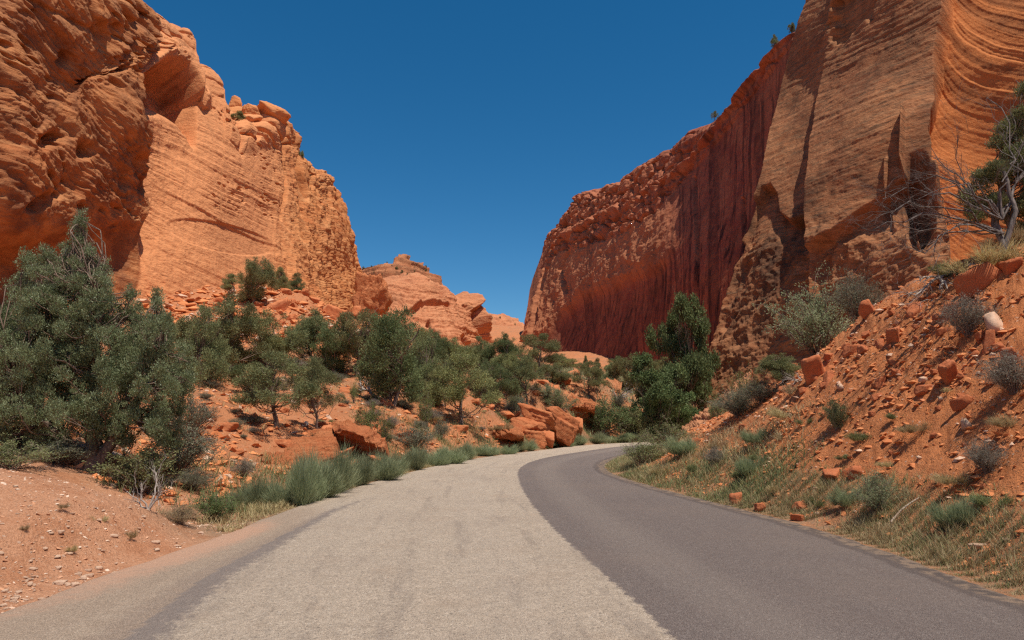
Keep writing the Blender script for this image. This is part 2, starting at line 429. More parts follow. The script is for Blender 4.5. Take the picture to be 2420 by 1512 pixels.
# ---------------------------------------------------------------- rock materials
def rock_mat(name, A, B, C, varn=(.055, .028, .02), lichen=None, lfk=.4, grain=1.0, bumpd=.25, layer=(1, 1, 4), lrot=(0, 0, 0), streak=1.0, fine=1.):
    m = NT(name); oc = m.coord()
    n1 = m.noise(.11 * grain, 6, .62); n2 = m.noise(.9 * grain, 7, .66); n3 = m.noise(7 * grain, 5, .7)
    lv = m.coord('Object', layer, lrot); ly = m.noise(.55 * grain, 7, .7, lv, .6); lf = m.noise(2.6 * grain, 5, .7, lv, .3)
    c = m.mix(m.rng(n1, .36, .64), A, B)
    c = m.mix(m.rng(ly, .42, .62, 0, .7), c, C)
    c = m.mix(m.attr('pale'), c, tuple(min(1, a * 1.12 + .03) for a in A))
    c = m.mix(m.rng(n2, .52, .72, 0, .35), c, tuple(a * .62 for a in B))
    c = m.mix(m.rng(lf, .55, .7, 0, lfk), c, tuple(a * .6 for a in B))
    sv_ = m.coord('Object', (1, 1, .035)); s1 = m.noise(.8 * streak, 5, .68, sv_, .25); s2 = m.noise(4.0 * streak, 4, .7, sv_, .1)
    st = m.math('MULTIPLY', m.rng(m.math('ADD', m.math('MULTIPLY', s1, .72), m.math('MULTIPLY', s2, .28)), .48, .62), m.attr('varn'))
    c = m.mix(m.math('MULTIPLY', st, .9), c, varn)
    c = m.mix(m.math('MULTIPLY', m.attr('stain_shade'), m.rng(n2, .3, .6, .5, .95)), c, varn)
    if lichen:
        c = m.mix(m.math('MULTIPLY', m.rng(m.noise(1.3, 7, .75, lv), .48, .64, 0, .7), m.attr('lich')), c, lichen)
        c = m.mix(m.math('MULTIPLY', m.rng(m.noise(4.5, 6, .8, lv), .5, .62, 0, .5), m.attr('lich')), c, tuple(v * .45 for v in lichen))
    h = m.math('ADD', m.math('MULTIPLY', n2, .6), m.math('ADD', m.math('MULTIPLY', n3, .16 * fine), m.math('MULTIPLY', lf, .22)))
    m.bsdf(c, .92, m.bump(h, bumpd, .85), .12)
    return m.m
M_left = rock_mat('sandstone_orange', (.61, .24, .088), (.50, .165, .057), (.66, .31, .13), varn=(.19, .07, .036), bumpd=.45, layer=(.35, .35, 3), lrot=(.0, .35, 0))
M_wall = rock_mat('sandstone_red', (.40, .125, .062), (.31, .085, .05), (.44, .155, .078), varn=(.035, .016, .014), bumpd=.35, layer=(.6, .6, 1.2))
M_fin = rock_mat('sandstone_brown', (.47, .20, .09), (.37, .135, .058), (.50, .24, .12), lichen=(.115, .085, .055), bumpd=.3, grain=1.6, layer=(.5, .5, 3.2), lrot=(0, -.42, 0))
M_mesa = rock_mat('sandstone_pale', (.60, .24, .11), (.50, .17, .075), (.65, .30, .145), bumpd=1.2, grain=.8, layer=(.3, .3, 3.2))
M_rock = rock_mat('sandstone_block', (.54, .175, .065), (.46, .125, .042), (.60, .24, .11), bumpd=.12, grain=3.2, layer=(.6, .6, 3.5))

def band_curve(X, pts): xs, ys = zip(*pts); return np.interp(X, xs, ys)
def poly_dist(X, Y, pts):
    d = np.full(X.shape, 1e9)
    for (x0, y0), (x1, y1) in zip(pts[:-1], pts[1:]):
        dx, dy = x1 - x0, y1 - y0; t = np.clip(((X - x0) * dx + (Y - y0) * dy) / (dx * dx + dy * dy), 0, 1)
        d = np.minimum(d, np.hypot(X - x0 - t * dx, Y - y0 - t * dy))
    return d

def relief(name, bottom, top, ctrl, nu, nv, feat, mat, left=None, right=None, rim=2.5, back=26, backz=.6, bdir=None, ends=(0, 0), enddir=None, u=None, tc_=1.0):
    """A rock face: an area of the photograph's geometry (bottom/top as (X,Y) along u) pushed to its real distance,
    displaced by real relief, and carried back behind the rim and round both ends so that it is a solid mass."""
    u = np.linspace(0, 1, nu) if u is None else u; v = np.linspace(0, 1, nv)
    def par(pl):
        pl = np.array(pl, float); s = (pl[:, 0] - pl[0, 0]) / (pl[-1, 0] - pl[0, 0]); return lambda q: np.stack([np.interp(q, s, pl[:, 0]), np.interp(q, s, pl[:, 1])], -1)
    def parv(pl):
        pl = np.array(pl, float); s = (pl[:, 1] - pl[0, 1]) / (pl[-1, 1] - pl[0, 1]); return lambda q: np.stack([np.interp(q, s, pl[:, 0]), np.interp(q, s, pl[:, 1])], -1)
    Bc, Tc = par(bottom)(u), par(top)(u)
    V_, U_ = np.meshgrid(v, u, indexing='ij')
    S = Bc[None] * (1 - V_[..., None]) + Tc[None] * V_[..., None]
    for sd, k in ((left, 0), (right, -1)):
        if sd is not None:
            L = parv(sd)(v); base = S[:, k].copy(); wgt = (1 - U_ if k == 0 else U_)[..., None]
            S = S + (L - base)[:, None] * wgt
    DX, DY = S[..., 0], S[..., 1]
    c = np.array(ctrl, float)
    R = RBF(c[:, :2] / 400, 100. / c[:, 2], c=.25 * tc_)
    depth = 100. / np.clip(R(np.stack([DX, DY], -1) / 400), .3, 20)
    P = pt(DX, DY, depth)
    Nn = grid_normals(blur(P, 3))
    top3 = P[-1]; dist = np.linalg.norm(P - top3[None], axis=-1)
    if rim:
        q = np.clip(1 - dist / rim, 0, 1); away = -Nn * np.array([1, 1, 0]); away /= np.linalg.norm(away, axis=-1, keepdims=True) + 1e-6
        P = P + away * (rim * .8 * (1 - np.sqrt(1 - q * q)))[..., None]
    disp, at = feat(DX, DY, P, U_, V_, dist)
    P = P + Nn * disp[..., None]
    rows = [P]
    if back:
        e = P[-1]; aw = -blur(Nn[-1:], 8)[0] * np.array([1, 1, 0]) if bdir is None else np.tile(np.array(bdir, float), (nu, 1))
        aw /= np.linalg.norm(aw, axis=-1, keepdims=True)
        for k in range(1, 9):
            f = (k / 8) ** 1.6; q = e + aw * back * f; q[:, 2] += backz * math.sin(min(1, k / 3) * math.pi / 2) + .5 * fbm(q, 3, 2, 4)
            rows.append(q[None])
        q = q.copy(); q[:, 2] = -2; rows.append(q[None])
    P = np.concatenate(rows, 0)
    for k, dv in zip((0, -1), enddir or (None, None)):
        if dv is not None:
            ex = [P[:, k] + np.array(dv, float) * (j / 6) ** 1.3 for j in range(1, 7)]
            for j, q in enumerate(ex): q[:, 2] = P[:, k, 2] + dv[2] * (j + 1) / 6
            ex = np.stack(ex, 1)
            P = np.concatenate([P, ex], 1) if k == -1 else np.concatenate([ex[:, ::-1], P], 1)
    n_v, n_u = P.shape[:2]
    attrs = {}
    for key in ('varn', 'pale', 'stain_shade', 'lich'):
        a = np.zeros((n_v, n_u)); src = at.get(key)
        if src is not None:
            off = 6 if (enddir and enddir[0] is not None) else 0
            a[:nv, off:off + nu] = src
        attrs[key] = a
    o = link(name, np_mesh(name, P.reshape(-1, 3), grid_faces(n_u, n_v), [mat], attrs=attrs))
    tag(o, kind='structure')
    return o

def strata(q, seed, warp=None):
    """1D ledge profile from a bed coordinate"""
    z = np.zeros_like(q)
    a = perlin(q, z + .3, z + seed * 1.7, seed) + .5 * perlin(q * 2.3, z, z + seed, seed + 1) + .28 * perlin(q * 5.1, z, z, seed + 2)
    return a

# ---------------------------------------------------------------- left cliff
def f_left(DX, DY, P, U, V, dist):
    xb = np.interp(DY, [0, 120, 180, 250, 400, 560, 640, 720], [330, 308, 284, 276, 296, 318, 330, 310])
    xw = xb + 6 * fbm(np.stack([DX * 0, DY, DY * 0], -1), 60, 4, 2)
    but = 1 - ss(DX - xw, -9, 7)
    lowf = 1 - ss(DY, 520, 640)
    d = but * (2.3 * (.1 + .9 * lowf)) * ss(DY, -50, 150)
    # pocked buttress
    f1, f2 = worley(P + 1.5 * fbm(P, 4, 3, 11)[..., None], 3.6, 5, (1, 1, 1.1))
    g1, g2 = worley(P + .6 * fbm(P, 2, 3, 12)[..., None], 1.05, 6, (.8, .8, 1.3))
    rough = 1.2 * fbm(P, 8, 4, 13, .55) + .50 * fbm(P, 2.6, 5, 14, .6, ridge=True) * ss(fbm(P, 7, 2, 140), -.3, .15) + .34 * strata((P[..., 2] + .45 * P[..., 1] + 1.8 * fbm(P, 5, 3, 49)) / 1.1, 8) + .12 * fbm(P * np.array([1, 1, 2.2]), 1.0, 4, 141, .65)
    pits = -.7 * ss(.42 - f1, 0, .3) * ss(fbm(P, 8, 2, 15), -.12, .2) - .6 * ss(.42 - g1, 0, .25) * ss(fbm(P, 5, 2, 16), -.1, .25)
    lowsm = ss(DY, 430, 560)
    d = d + but * (rough + pits) * (1 - .72 * lowsm)
    d = d - but * 1.3 * np.exp(-(((DX - 60) / 130) ** 2 + ((DY - 640) / 70) ** 2))
    # big blind cave in buttress
    for cx_, cy_, rx, ry, a in ((140, 190, 26, 34, 2.2), (60, 340, 60, 26, 1.6), (145, 360, 30, 26, 2.0), (200, 60, 26, 40, 1.2), (230, 180, 22, 30, 1.3), (95, 110, 26, 24, 1.2), (20, 470, 50, 22, 1.3)):
        r = np.hypot((DX - cx_) / rx / 1.15, (DY - cy_ + .3 * (DX - cx_)) / ry) + .95 * fbm(P, 3.0, 4, 19, .6)
        d = d - but * .75 * a * ss(1.0 - r, 0, .9)
    # smooth slab with beds falling to the right
    slab = (1 - but) * (1 - ss(DX, 610, 720))
    q = (DY - .50 * DX + 7 * fbm(P, 10, 3, 22) + 2.5 * fbm(P, 2.5, 3, 221)) / 8.
    led = strata(q, 3)
    d = d + (1 - but) * (.13 * led * ss(fbm(P, 5, 3, 23), -.3, .25) + .09 * fbm(P, .8, 4, 241, .65) + .45 * fbm(P, 11, 3, 24)) * (1 - .6 * ss(DY, 470, 560) * slab)
    s1, _ = worley(np.stack([q * .9, DX / 17., DX * 0], -1), 1, 9)
    d = d - (1 - but) * .34 * ss(.30 - s1, 0, .12) * ss(fbm(P, 6, 2, 26), -.05, .25) * (1 - .9 * ss(DY - .3 * (DX - 330), 380, 460))
    # big bedding steps
    for off, a in ((150, .22), (262, .32), (395, .2)):
        line = DY - (.50 * DX + off + 9 * fbm(P, 9, 3, 27))
        d = d + slab * a * (ss(line, 3, -3) - .5) * ss(DX, 330, 420) * .55
    # smooth lens low on the slab
    lens = np.hypot((DX - 520) / 125, (DY - (560 + .22 * (DX - 520))) / 34)
    d = d - slab * .17 * ss(1.05 - lens, 0, .12)
    # alcove with its arch
    arch = band_curve(DX, [(285, 235), (300, 196), (322, 170), (352, 152), (385, 158), (415, 176), (436, 204), (450, 232), (470, 262)])
    below = DY - arch
    inA = ss(DX, 290, 308) * (1 - ss(DX, 446, 462))
    rec = np.where(below > 0, ss(below, 0, 5) * (1 - ss(below, 50, 130)), 0)
    d = d - inA * rec * 3.8
    vis = np.where(below <= 0, np.exp(-((below + 22) / 24.) ** 2), 0) * ss(DX, 300, 330) * (1 - ss(DX, 470, 500))
    d = d + vis * 1.3 + 1.2 * (below <= 0) * ss(-below, 0, 6) * np.exp(below / 60.) * inA
    d = d + inA * (below > 0) * .22 * fbm(P * np.array([1, 1, .12]), 1.2, 3, 29)
    # ribbed right-hand end
    rr = ss(DX, 600, 730)
    Pv = P * np.array([1, 1, .33])
    d = d + rr * (1.15 * fbm(Pv, 2.6, 5, 31, .6, ridge=True) + .9 * fbm(P, 9, 3, 32))
    w1, _ = worley(P, 2.0, 33, (1, 1, .55)); d = d - rr * .25 * ss(.40 - w1, 0, .25) * ss(fbm(P, 6, 2, 34), -.1, .2)
    # vertical crack lines
    for pl, a in (([(662, 300), (672, 420), (660, 520)], 1.6), ([(690, 300), (700, 400), (715, 470)], 1.3), ([(306, 240), (318, 420), (318, 560)], .7), ([(545, 260), (560, 320)], 1.6)):
        d = d - a * ss(5 - poly_dist(DX, DY, pl) - 2 * fbm(P, 2, 2, 35), 0, 4)
    # rounded knobs along the rim
    k1, k2 = worley(P + .5 * fbm(P, 2, 2, 42)[..., None], 3.3, 41, (.8, .8, 1.35)); kk = ss(7.5 - dist, 0, 4) * np.maximum(.5, ss(fbm(P, 9, 2, 43), -.35, .1)) * (1 - .75 * ss(DX, 690, 740))
    d = d + kk * (1.1 * np.sqrt(np.clip(1 - (k1 / .75) ** 2, 0, 1)) - .9 * ss(.16 - (k2 - k1), 0, .16))
    d = d + .10 * fbm(P, .7, 4, 44, .6)
    stain_shade = .75 * but * ss(DY, 450, 560) * ss(fbm(P * np.array([1, 1, .6]), 7, 4, 45), -.12, .2)  # shade of the overhung lower buttress painted in as darker brown
    stain_shade = np.maximum(stain_shade, .85 * ss(1.1 - np.hypot((DX - 245 - .4 * (DY - 590)) / 60, (DY - 590) / 75), 0, .4) * ss(fbm(P, 3, 4, 46), -.25, .1))
    streaky = fbm(P * np.array([1, 1, .05]), 1.4, 4, 47)
    stain_shade = np.maximum(stain_shade, inA * (below > 0) * (1 - ss(below, 60, 100)) * .75 * ss(streaky, -.1, .2))
    stain_shade = np.maximum(stain_shade, but * (.42 + .50 * ss(fbm(P, 3, 5, 48, .6), -.15, .3)))  # whole buttress browned: grazing-light shade painted in along with real staining
    stain_shade = np.maximum(stain_shade, (1 - but) * (.72 * ss(led, .5, .8) * ss(fbm(P, 4, 3, 480), -.1, .25) + .30 * ss(fbm(P, 3, 5, 481, .62), .18, .4)))
    stain_shade = np.maximum(stain_shade, slab * .22 * ss(fbm(P, 12, 3, 482), .0, .3))
    return d, dict(pale=slab * .9 - 0 * rr, stain_shade=stain_shade, varn=rr * .22 + but * .35)
left_top = [(-900,-900),(-200,-300),(200,-100),(330,-12),(345,2),(352,18),(372,24),(404,40),(420,62),(440,68),(456,88),(461,118),(470,140),(492,152),(508,168),(520,190),(524,222),(533,238),(536,252),(550,262),(556,276),(572,280),(576,264),(600,268),(640,266),(668,276),(682,290),(701,306),(703,330),(712,352),(716,370),(735,384),(742,402),(768,402),(781,416),(792,440),(805,470),(812,500),(822,530),(830,560),(841,588),(845,620)]
left_bot = [(-900,700),(0,760),(300,790),(600,780),(845,800)]
left_ctrl = [(-900,700,30),(-900,-200,31),(0,720,48),(0,450,45.5),(0,300,45),(0,-150,43),(-400,300,37),(150,720,50.5),(150,450,50.5),(150,200,50),(285,760,55.5),(285,560,57.),(285,400,56.5),(285,250,54.5),(285,0,53),(350,600,58.5),(350,300,60.5),(365,40,67),(420,750,60),(520,760,65),(520,420,70),(520,200,76),(700,760,80),(700,380,92),(640,560,80),(800,760,97),(800,560,103),(845,780,108),(845,620,116),(780,420,106)]
ul = np.interp(np.linspace(0, 1, 760), [0, .1, .93, 1], [0, .5, .985, 1])
relief('cliff_left', left_bot, left_top, left_ctrl, 760, 520, f_left, M_left, rim=2.2, back=30, backz=1.0, bdir=(-1, .15, 0), enddir=(None, (-8, 26, 0)), u=ul)

# ---------------------------------------------------------------- far right wall
def f_wall(DX, DY, P, U, V, dist):
    lipy = band_curve(DX, [(1240, 800), (1290, 640), (1330, 600), (1400, 585), (1480, 560), (1560, 505), (1640, 400), (1700, 330), (1770, 240), (1840, 150), (1920, 30)])
    ab = ss(lipy - DY, -5, 8)                      # knobbly upper band
    left = 1 - ss(DX, 1540, 1640)
    f1, f2 = worley(P + 1.5 * fbm(P, 4, 4, 51)[..., None], 3.8, 52, (1, .6, 1.3)); g1, _ = worley(P + .5 * fbm(P, 2, 3, 511)[..., None], 1.7, 521, (1, .7, 1.))
    kn = .9 * np.sqrt(np.clip(1 - (f1 / .8) ** 2, 0, 1)) - .9 * ss(.42 - g1, 0, .25) + .8 * fbm(P, 2.5, 4, 512, .6, ridge=True) - 1.1 * ss(.18 - (f2 - f1), 0, .18)
    d = ab * kn * (.35 + .65 * left) * ss(DX, 1270, 1330)
    d = d + .5 * ab * left
    # second fold ledge
    l2 = band_curve(DX, [(1240, 700), (1320, 590), (1340, 562), (1420, 520), (1500, 490), (1600, 420), (1700, 300), (1800, 170), (1900, 40)])
    d = d + .9 * np.exp(-((DY - l2) / 7.) ** 2) * ss(DX, 1290, 1330)
    # lower overhung foot: the lit rough nose ends along this line
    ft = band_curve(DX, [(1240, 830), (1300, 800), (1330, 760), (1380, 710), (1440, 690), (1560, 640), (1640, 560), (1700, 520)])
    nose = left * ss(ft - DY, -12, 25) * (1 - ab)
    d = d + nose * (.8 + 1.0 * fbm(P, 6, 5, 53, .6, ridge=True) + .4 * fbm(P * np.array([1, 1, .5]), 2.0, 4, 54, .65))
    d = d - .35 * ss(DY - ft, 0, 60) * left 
    d = d + .45 * fbm(P * np.array([1, 1, .45]), 13, 3, 55) + .035 * fbm(P * np.array([1, 1, .12]), 1.6, 4, 56)
    for pl, a in (([(1345, 690), (1335, 640), (1350, 600)], 1.5), ([(1640, 420), (1650, 600), (1640, 740)], .6), ([(1755, 470), (1765, 700)], .5), ([(1262, 800), (1275, 720), (1300, 640)], 1.4)):
        d = d - a * ss(7 - poly_dist(DX, DY, pl) - 3 * fbm(P, 3, 2, 57), 0, 6)
    d = d + .12 * fbm(P, 1.0, 4, 58)
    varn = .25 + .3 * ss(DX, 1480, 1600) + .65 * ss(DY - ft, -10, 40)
    stain_shade = ss(DY - ft, -10, 45) * left * (.2 + .38 * ss(fbm(P * np.array([1, 1, .35]), 7, 4, 59), -.2, .2))  # shade of the overhung foot painted in as a darker tone
    stain_shade = np.maximum(stain_shade, .30 * ss(fbm(P * np.array([1, 1, .4]), 12, 4, 60), .05, .3))
    z0 = DX * 0
    wv = DX + 10 * fbm(np.stack([DX, DY, z0], -1), 160, 3, 601)
    for sc_, th, a_, sd in ((9., .22, .74, 602), (24., .22, .52, 603), (4.5, .30, .5, 604)):
        st0 = 250 * perlin(wv / 14., z0 + sd * .37, z0, sd)             # each streak starts at its own seep
        start = np.interp(DX, [1240, 1560, 1600, 1900], [640, 560, 420, 60]) + st0
        stain_shade = np.maximum(stain_shade, a_ * ss(perlin(wv / sc_, DY / 900. + .2, z0 + sd * .11, sd), th, th + .12) * ss(DY - start, 0, 40) * (1 - .6 * nose))
    return d, dict(varn=np.clip(varn * (1 - .8 * nose) * (1 - .75 * ab * left), 0, 1), stain_shade=stain_shade, pale=.85 * nose + .35 * ab * left)  # pale: nose and upper band coloured lighter, as if sunlit
wall_top = [(1243,745),(1250,712),(1255,680),(1262,650),(1272,622),(1281,600),(1292,560),(1300,548),(1316,536),(1322,528),(1338,512),(1352,494),(1362,478),(1366,464),(1380,455),(1404,453),(1416,462),(1424,448),(1436,438),(1462,436),(1478,424),(1494,412),(1510,400),(1520,390),(1540,380),(1562,368),(1572,352),(1586,345),(1600,330),(1622,305),(1650,292),(1678,280),(1700,262),(1722,235),(1742,205),(1770,170),(1792,150),(1815,120),(1850,90),(1880,66),(1905,10),(2100,-260)]
wall_bot = [(1238,900),(1500,925),(1700,930),(2100,960)]
wall_ctrl = [(1240,880,186),(1247,740,195),(1275,850,174),(1275,620,208),(1300,560,206),(1300,860,165),(1330,740,170),(1400,460,172),(1400,700,148),(1400,880,132),(1500,900,112),(1500,680,122),(1510,400,140),(1600,340,118),(1600,640,101),(1600,900,97),(1700,900,84),(1700,280,97),(1850,100,79),(1900,900,68),(2100,-200,58),(2100,950,56)]
def pale_colour(mat, c):   # tan for the wall parts painted as sunlit
    for nd in mat.node_tree.nodes:
        if nd.type == 'MIX' and nd.inputs[0].is_linked and nd.inputs[0].links[0].from_node.type == 'ATTRIBUTE' and nd.inputs[0].links[0].from_node.attribute_name == 'pale': nd.inputs[7].default_value = c
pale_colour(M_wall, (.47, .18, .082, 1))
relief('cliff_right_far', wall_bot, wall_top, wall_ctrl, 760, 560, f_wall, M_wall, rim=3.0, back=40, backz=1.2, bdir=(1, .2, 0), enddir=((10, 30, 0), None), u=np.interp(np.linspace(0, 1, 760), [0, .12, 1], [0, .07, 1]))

# ---------------------------------------------------------------- near right fin with the swirled orange face
def f_fin(DX, DY, P, U, V, dist):
    xe = np.interp(DY, [-200, 0, 120, 250, 330, 400, 470, 560, 640, 760], [2240, 2232, 2214, 2204, 2192, 2200, 2225, 2240, 2240, 2200])
    org = ss(DX - xe - 16 * fbm(P, 3.5, 5, 70, .6), -4, 5)
    d = np.zeros_like(DX)
    br = 1 - org
    q = (DY + .46 * (DX - 1900) + 8 * fbm(P, 5, 3, 71)) / 10.
    d = d + br * (.08 * strata(q, 7) * ss(fbm(P, 5, 2, 72), -.4, .2) + .5 * fbm(P, 6, 4, 73) + .10 * fbm(P * np.array([1, 1, 1.6]), .9, 5, 74, .68))
    # protruding right-hand block with its vertical arris
    ar = np.interp(DY, [0, 180, 300, 420, 520, 600, 720], [1962, 1950, 1941, 1931, 1926, 1936, 1930])
    d = d + br * 1.5 * ss(DX - ar - 2 * fbm(P, 2, 3, 75), -3, 3) * (.15 + .85 * ss(DY, 100, 420)) * (1 - .7 * ss(DY, 600, 760))
    # hollowed underside left of the arris, below the arch at 1790..1830
    hol = band_curve(DX, [(1600, 900), (1700, 640), (1745, 560), (1775, 470), (1795, 436), (1815, 428), (1832, 452), (1842, 500), (1870, 520), (1925, 500)])
    hb = DY - hol
    d = d - br * (1 - ss(DX, 1905, 1930)) * 1.3 * ss(hb, 0, 10) * np.exp(-np.maximum(hb, 0) / 130.) * ss(DX - 1700, -20, 40)
    lowr = ss(DY, 500, 600) * br
    d = d + lowr * (.6 * fbm(P, 3.4, 5, 76, .6, ridge=True) + .18 * fbm(P, .9, 4, 77, .6))
    # block overhang under the right part
    u2 = band_curve(DX, [(1925, 610), (1990, 570), (2050, 520), (2110, 470), (2150, 440)])
    d = d - br * ss(DX, 1930, 1950) * (1 - ss(DX, 2130, 2170)) * 1.5 * ss(DY - u2 - 6 * fbm(P, 2, 3, 78), 0, 10) * np.exp(-np.maximum(DY - u2, 0) / 170.)
    # upper scar
    sc = np.hypot((DX - 2020) / 78, (DY - 20 + .3 * (DX - 2020)) / 74) + .9 * fbm(P, 4, 4, 79, .6)
    d = d - br * 1.0 * ss(1.0 - sc, 0, .25)
    for pl, a in (([(1985, 345), (2080, 318), (2140, 292)], .12), ([(1970, 385), (2030, 362), (2095, 345)], .22), ([(1880, 280), (1935, 210)], .3)):
        r = poly_dist(DX, DY, pl); d = d - br * a * ss(9 - r - 5 * fbm(P, 1.2, 3, 80), 0, 7) * .0
    # cave pocket at the corner
    cx_ = 2172 + .02 * (DY - 400)
    pk = np.hypot((DX - cx_) / 38, (DY - 510) / 130) + .12 * fbm(P, 2, 3, 81)
    d = d - 1.9 * ss(1.05 - pk, 0, .6)
    d = d + 1.9 * ss(1 - np.hypot((DX - 2205) / 26, (DY - 470) / 75), 0, .7)
    for pl, a, w_ in (([(2142, 290), (2138, 400), (2160, 520), (2172, 610)], .9, 6), ([(2110, 400), (2106, 470), (2120, 560)], .4, 7)):
        d = d + a * ss(w_ - poly_dist(DX, DY, pl), 0, w_)
    # swirled beds on the orange face
    xx = np.maximum(DX - xe, 0)
    qq = 300 + DY - 95 * (1 - np.exp(-xx / 75.)) - .10 * xx + 9 * fbm(P, 5, 3, 82)
    stp = np.zeros_like(DX)
    for r0 in (180, 212, 245, 290, 322, 362, 405, 470, 520, 545, 600, 640, 700, 760):
        stp = stp + ss(qq + 5 * fbm(P, 3, 3, int(r0)), r0 - 3, r0 + 4) * (.05 + .11 * math.sin(r0)) * ss(fbm(P, 7, 2, 820 + int(r0)), -.3, .2)
    d = d + org * (stp - .9 + .045 * strata(qq / 7., 12) + .35 * fbm(P, 5, 3, 83) + .05 * fbm(P, .5, 3, 84))
    d = d - org * .8
    varn = .25 * br
    stain_shade = .8 * br * ss(fbm(P * np.array([1, 1, .6]), 4.5, 6, 85, .65), -.06, .2) * (.5 + .65 * ss(DY, 380, 560)) * (1 - .75 * ss(DY - 770 + .15 * (DX - 1700), 0, 60))
    stain_shade = np.maximum(stain_shade, .5 * (1 - ss(DX - np.interp(DY, [0, 1000], [1925, 1640]), 0, 120)) * ss(fbm(P, 2.5, 4, 86), -.1, .3) * ss(DY, 350, 600))
    hue = org
    return d, dict(varn=varn, stain_shade=stain_shade * (1 - org) + .42 * org * ss(perlin(qq / 34., qq * 0 + .4, qq * 0, 88) + .35 * fbm(P, 4, 3, 87), .05, .2) * (.3 + .7 * ss(-DY, -420, -300)), lich=br * (1 - ss(DY, 700, 800)), pale=org)
fin_top = [(1985,-260),(2300,-260),(2700,-260)]
fin_bot = [(1596,1060),(1900,1000),(2300,820),(2700,820)]
fin_left = [(1596,1060),(1612,1010),(1640,965),(1668,880),(1690,790),(1706,730),(1724,650),(1745,565),(1770,490),(1790,430),(1810,350),(1822,290),(1845,200),(1868,110),(1890,40),(1908,-20),(1985,-260)]
fin_ctrl = [(1596,1060,57),(1700,750,57),(1800,400,59),(1905,0,62),(1985,-260,66),(1700,1020,53),(1760,800,53),(1830,500,55),(1925,250,57.5),(2000,-200,61),(1930,900,48),(1940,600,49),(2050,700,45.5),(2050,300,49),(2100,-200,54),(2200,700,42.5),(2200,300,45.5),(2230,-200,50),(2320,650,41.5),(2320,300,44),(2330,-200,48),(2500,650,36),(2500,200,39),(2500,-200,43),(2700,700,30),(2700,-200,37)]
def org_mat():
    m = rock_mat('sandstone_brown_and_orange', (.42, .175, .075), (.31, .115, .05), (.46, .215, .10), lichen=(.11, .072, .043), lfk=.22, bumpd=.28, grain=1.7, layer=(.5, .5, 3.2), lrot=(0, -.42, 0))
    return m
M_fin2 = org_mat()
# orange fresh face colour over 'pale'
_t = M_fin2.node_tree
for nd in _t.nodes:
    if nd.type == 'MIX' and nd.inputs[0].is_linked and nd.inputs[0].links[0].from_node.type == 'ATTRIBUTE' and nd.inputs[0].links[0].from_node.attribute_name == 'pale':
        nd.inputs[7].default_value = (.55, .19, .06, 1)
relief('cliff_right_near', fin_bot, fin_top, fin_ctrl, 820, 620, f_fin, M_fin2, left=fin_left, rim=0, back=14, backz=.2, bdir=(.75, .6, .3), enddir=((10, 14, 0), None))

# ---------------------------------------------------------------- distant mesas
def f_mesa(DX, DY, P, U, V, dist):
    d = 2.2 * fbm(P, 16, 4, 90) + 1.1 * fbm(P * np.array([1, 1, .5]), 6, 5, 91, .6, ridge=True)
    q = (P[..., 2] + .08 * P[..., 0] + 1.2 * fbm(P, 14, 2, 92)) / 2.0
    d = d + .8 * strata(q, 14) + .5 * fbm(P, 2.5, 4, 900, .62) + .5 * strata(q * 2.7, 18)
    w1, _ = worley(P, 6, 93, (1, 1, .8)); d = d - 1.8 * ss(.36 - w1, 0, .2) * ss(fbm(P, 14, 2, 94), -.05, .2)
    for pl, a, w_ in (([(1045, 690), (1030, 665)], 3, 12), ([(1120, 740), (1140, 790), (1150, 830)], 6, 11), ([(1088, 800), (1110, 830)], 4, 7), ([(1030, 800), (1010, 770)], 3, 6), ([(960, 735), (1000, 716), (1060, 722)], 2.5, 9)):
        d = d - a * ss(w_ - poly_dist(DX, DY, pl), 0, w_ * .7)
    d = d + 3 * ss(9 - poly_dist(DX, DY, [(1118, 712), (1140, 770), (1162, 830)]) * 1, 0, 9) * (DX > 1110)
    return d, dict(pale=.4 + 0 * DX, varn=.12 + 0 * DX, stain_shade=.25 * ss(fbm(P, 9, 4, 95), .05, .3))
mesa_top = [(820,668),(880,664),(905,659),(940,652),(985,648),(1020,655),(1040,664),(1062,676),(1078,690),(1083,706),(1090,712),(1108,708),(1122,714),(1126,728),(1138,742),(1148,760),(1156,785),(1164,815),(1168,850)]
mesa_bot = [(820,880),(1168,890)]
mesa_ctrl = [(820,700,150),(820,860,135),(1000,650,168),(1000,860,138),(1100,720,176),(1100,860,150),(1168,840,190),(1150,770,186),(1168,885,180)]
relief('mesa_middle', mesa_bot, mesa_top, mesa_ctrl, 420, 280, f_mesa, M_mesa, rim=6, back=60, backz=2, bdir=(-.3, 1, 0), enddir=(None, (-10, 40, 0)))
def f_cap(DX, DY, P, U, V, dist):
    q = (P[..., 2] + 1.0 * fbm(P, 12, 2, 96)) / 2.2
    d = 2.4 * np.tanh(6 * strata(q, 15)) * .6 + 1.0 * strata(q * 2, 16) + .9 * fbm(P, 4, 5, 97, .65)
    return d, dict(stain_shade=.5 * ss(fbm(P, 5, 4, 98), -.1, .3) + .2, varn=0 * DX)
cap_top = [(820,634),(860,627),(885,624),(905,620),(925,615),(934,611),(938,602),(966,601),(971,606),(973,616),(985,618),(1004,622),(1012,632),(1018,640),(1030,652),(1045,668)]
cap_bot = [(820,690),(1045,690)]
relief('mesa_cap', cap_bot, cap_top, [(820,640,225),(820,690,190),(950,605,225),(950,690,178),(1045,668,215),(1045,690,190)], 240, 110, f_cap, M_mesa, rim=3, back=50, backz=1, bdir=(0, 1, 0), enddir=(None, (0, 40, 0)))
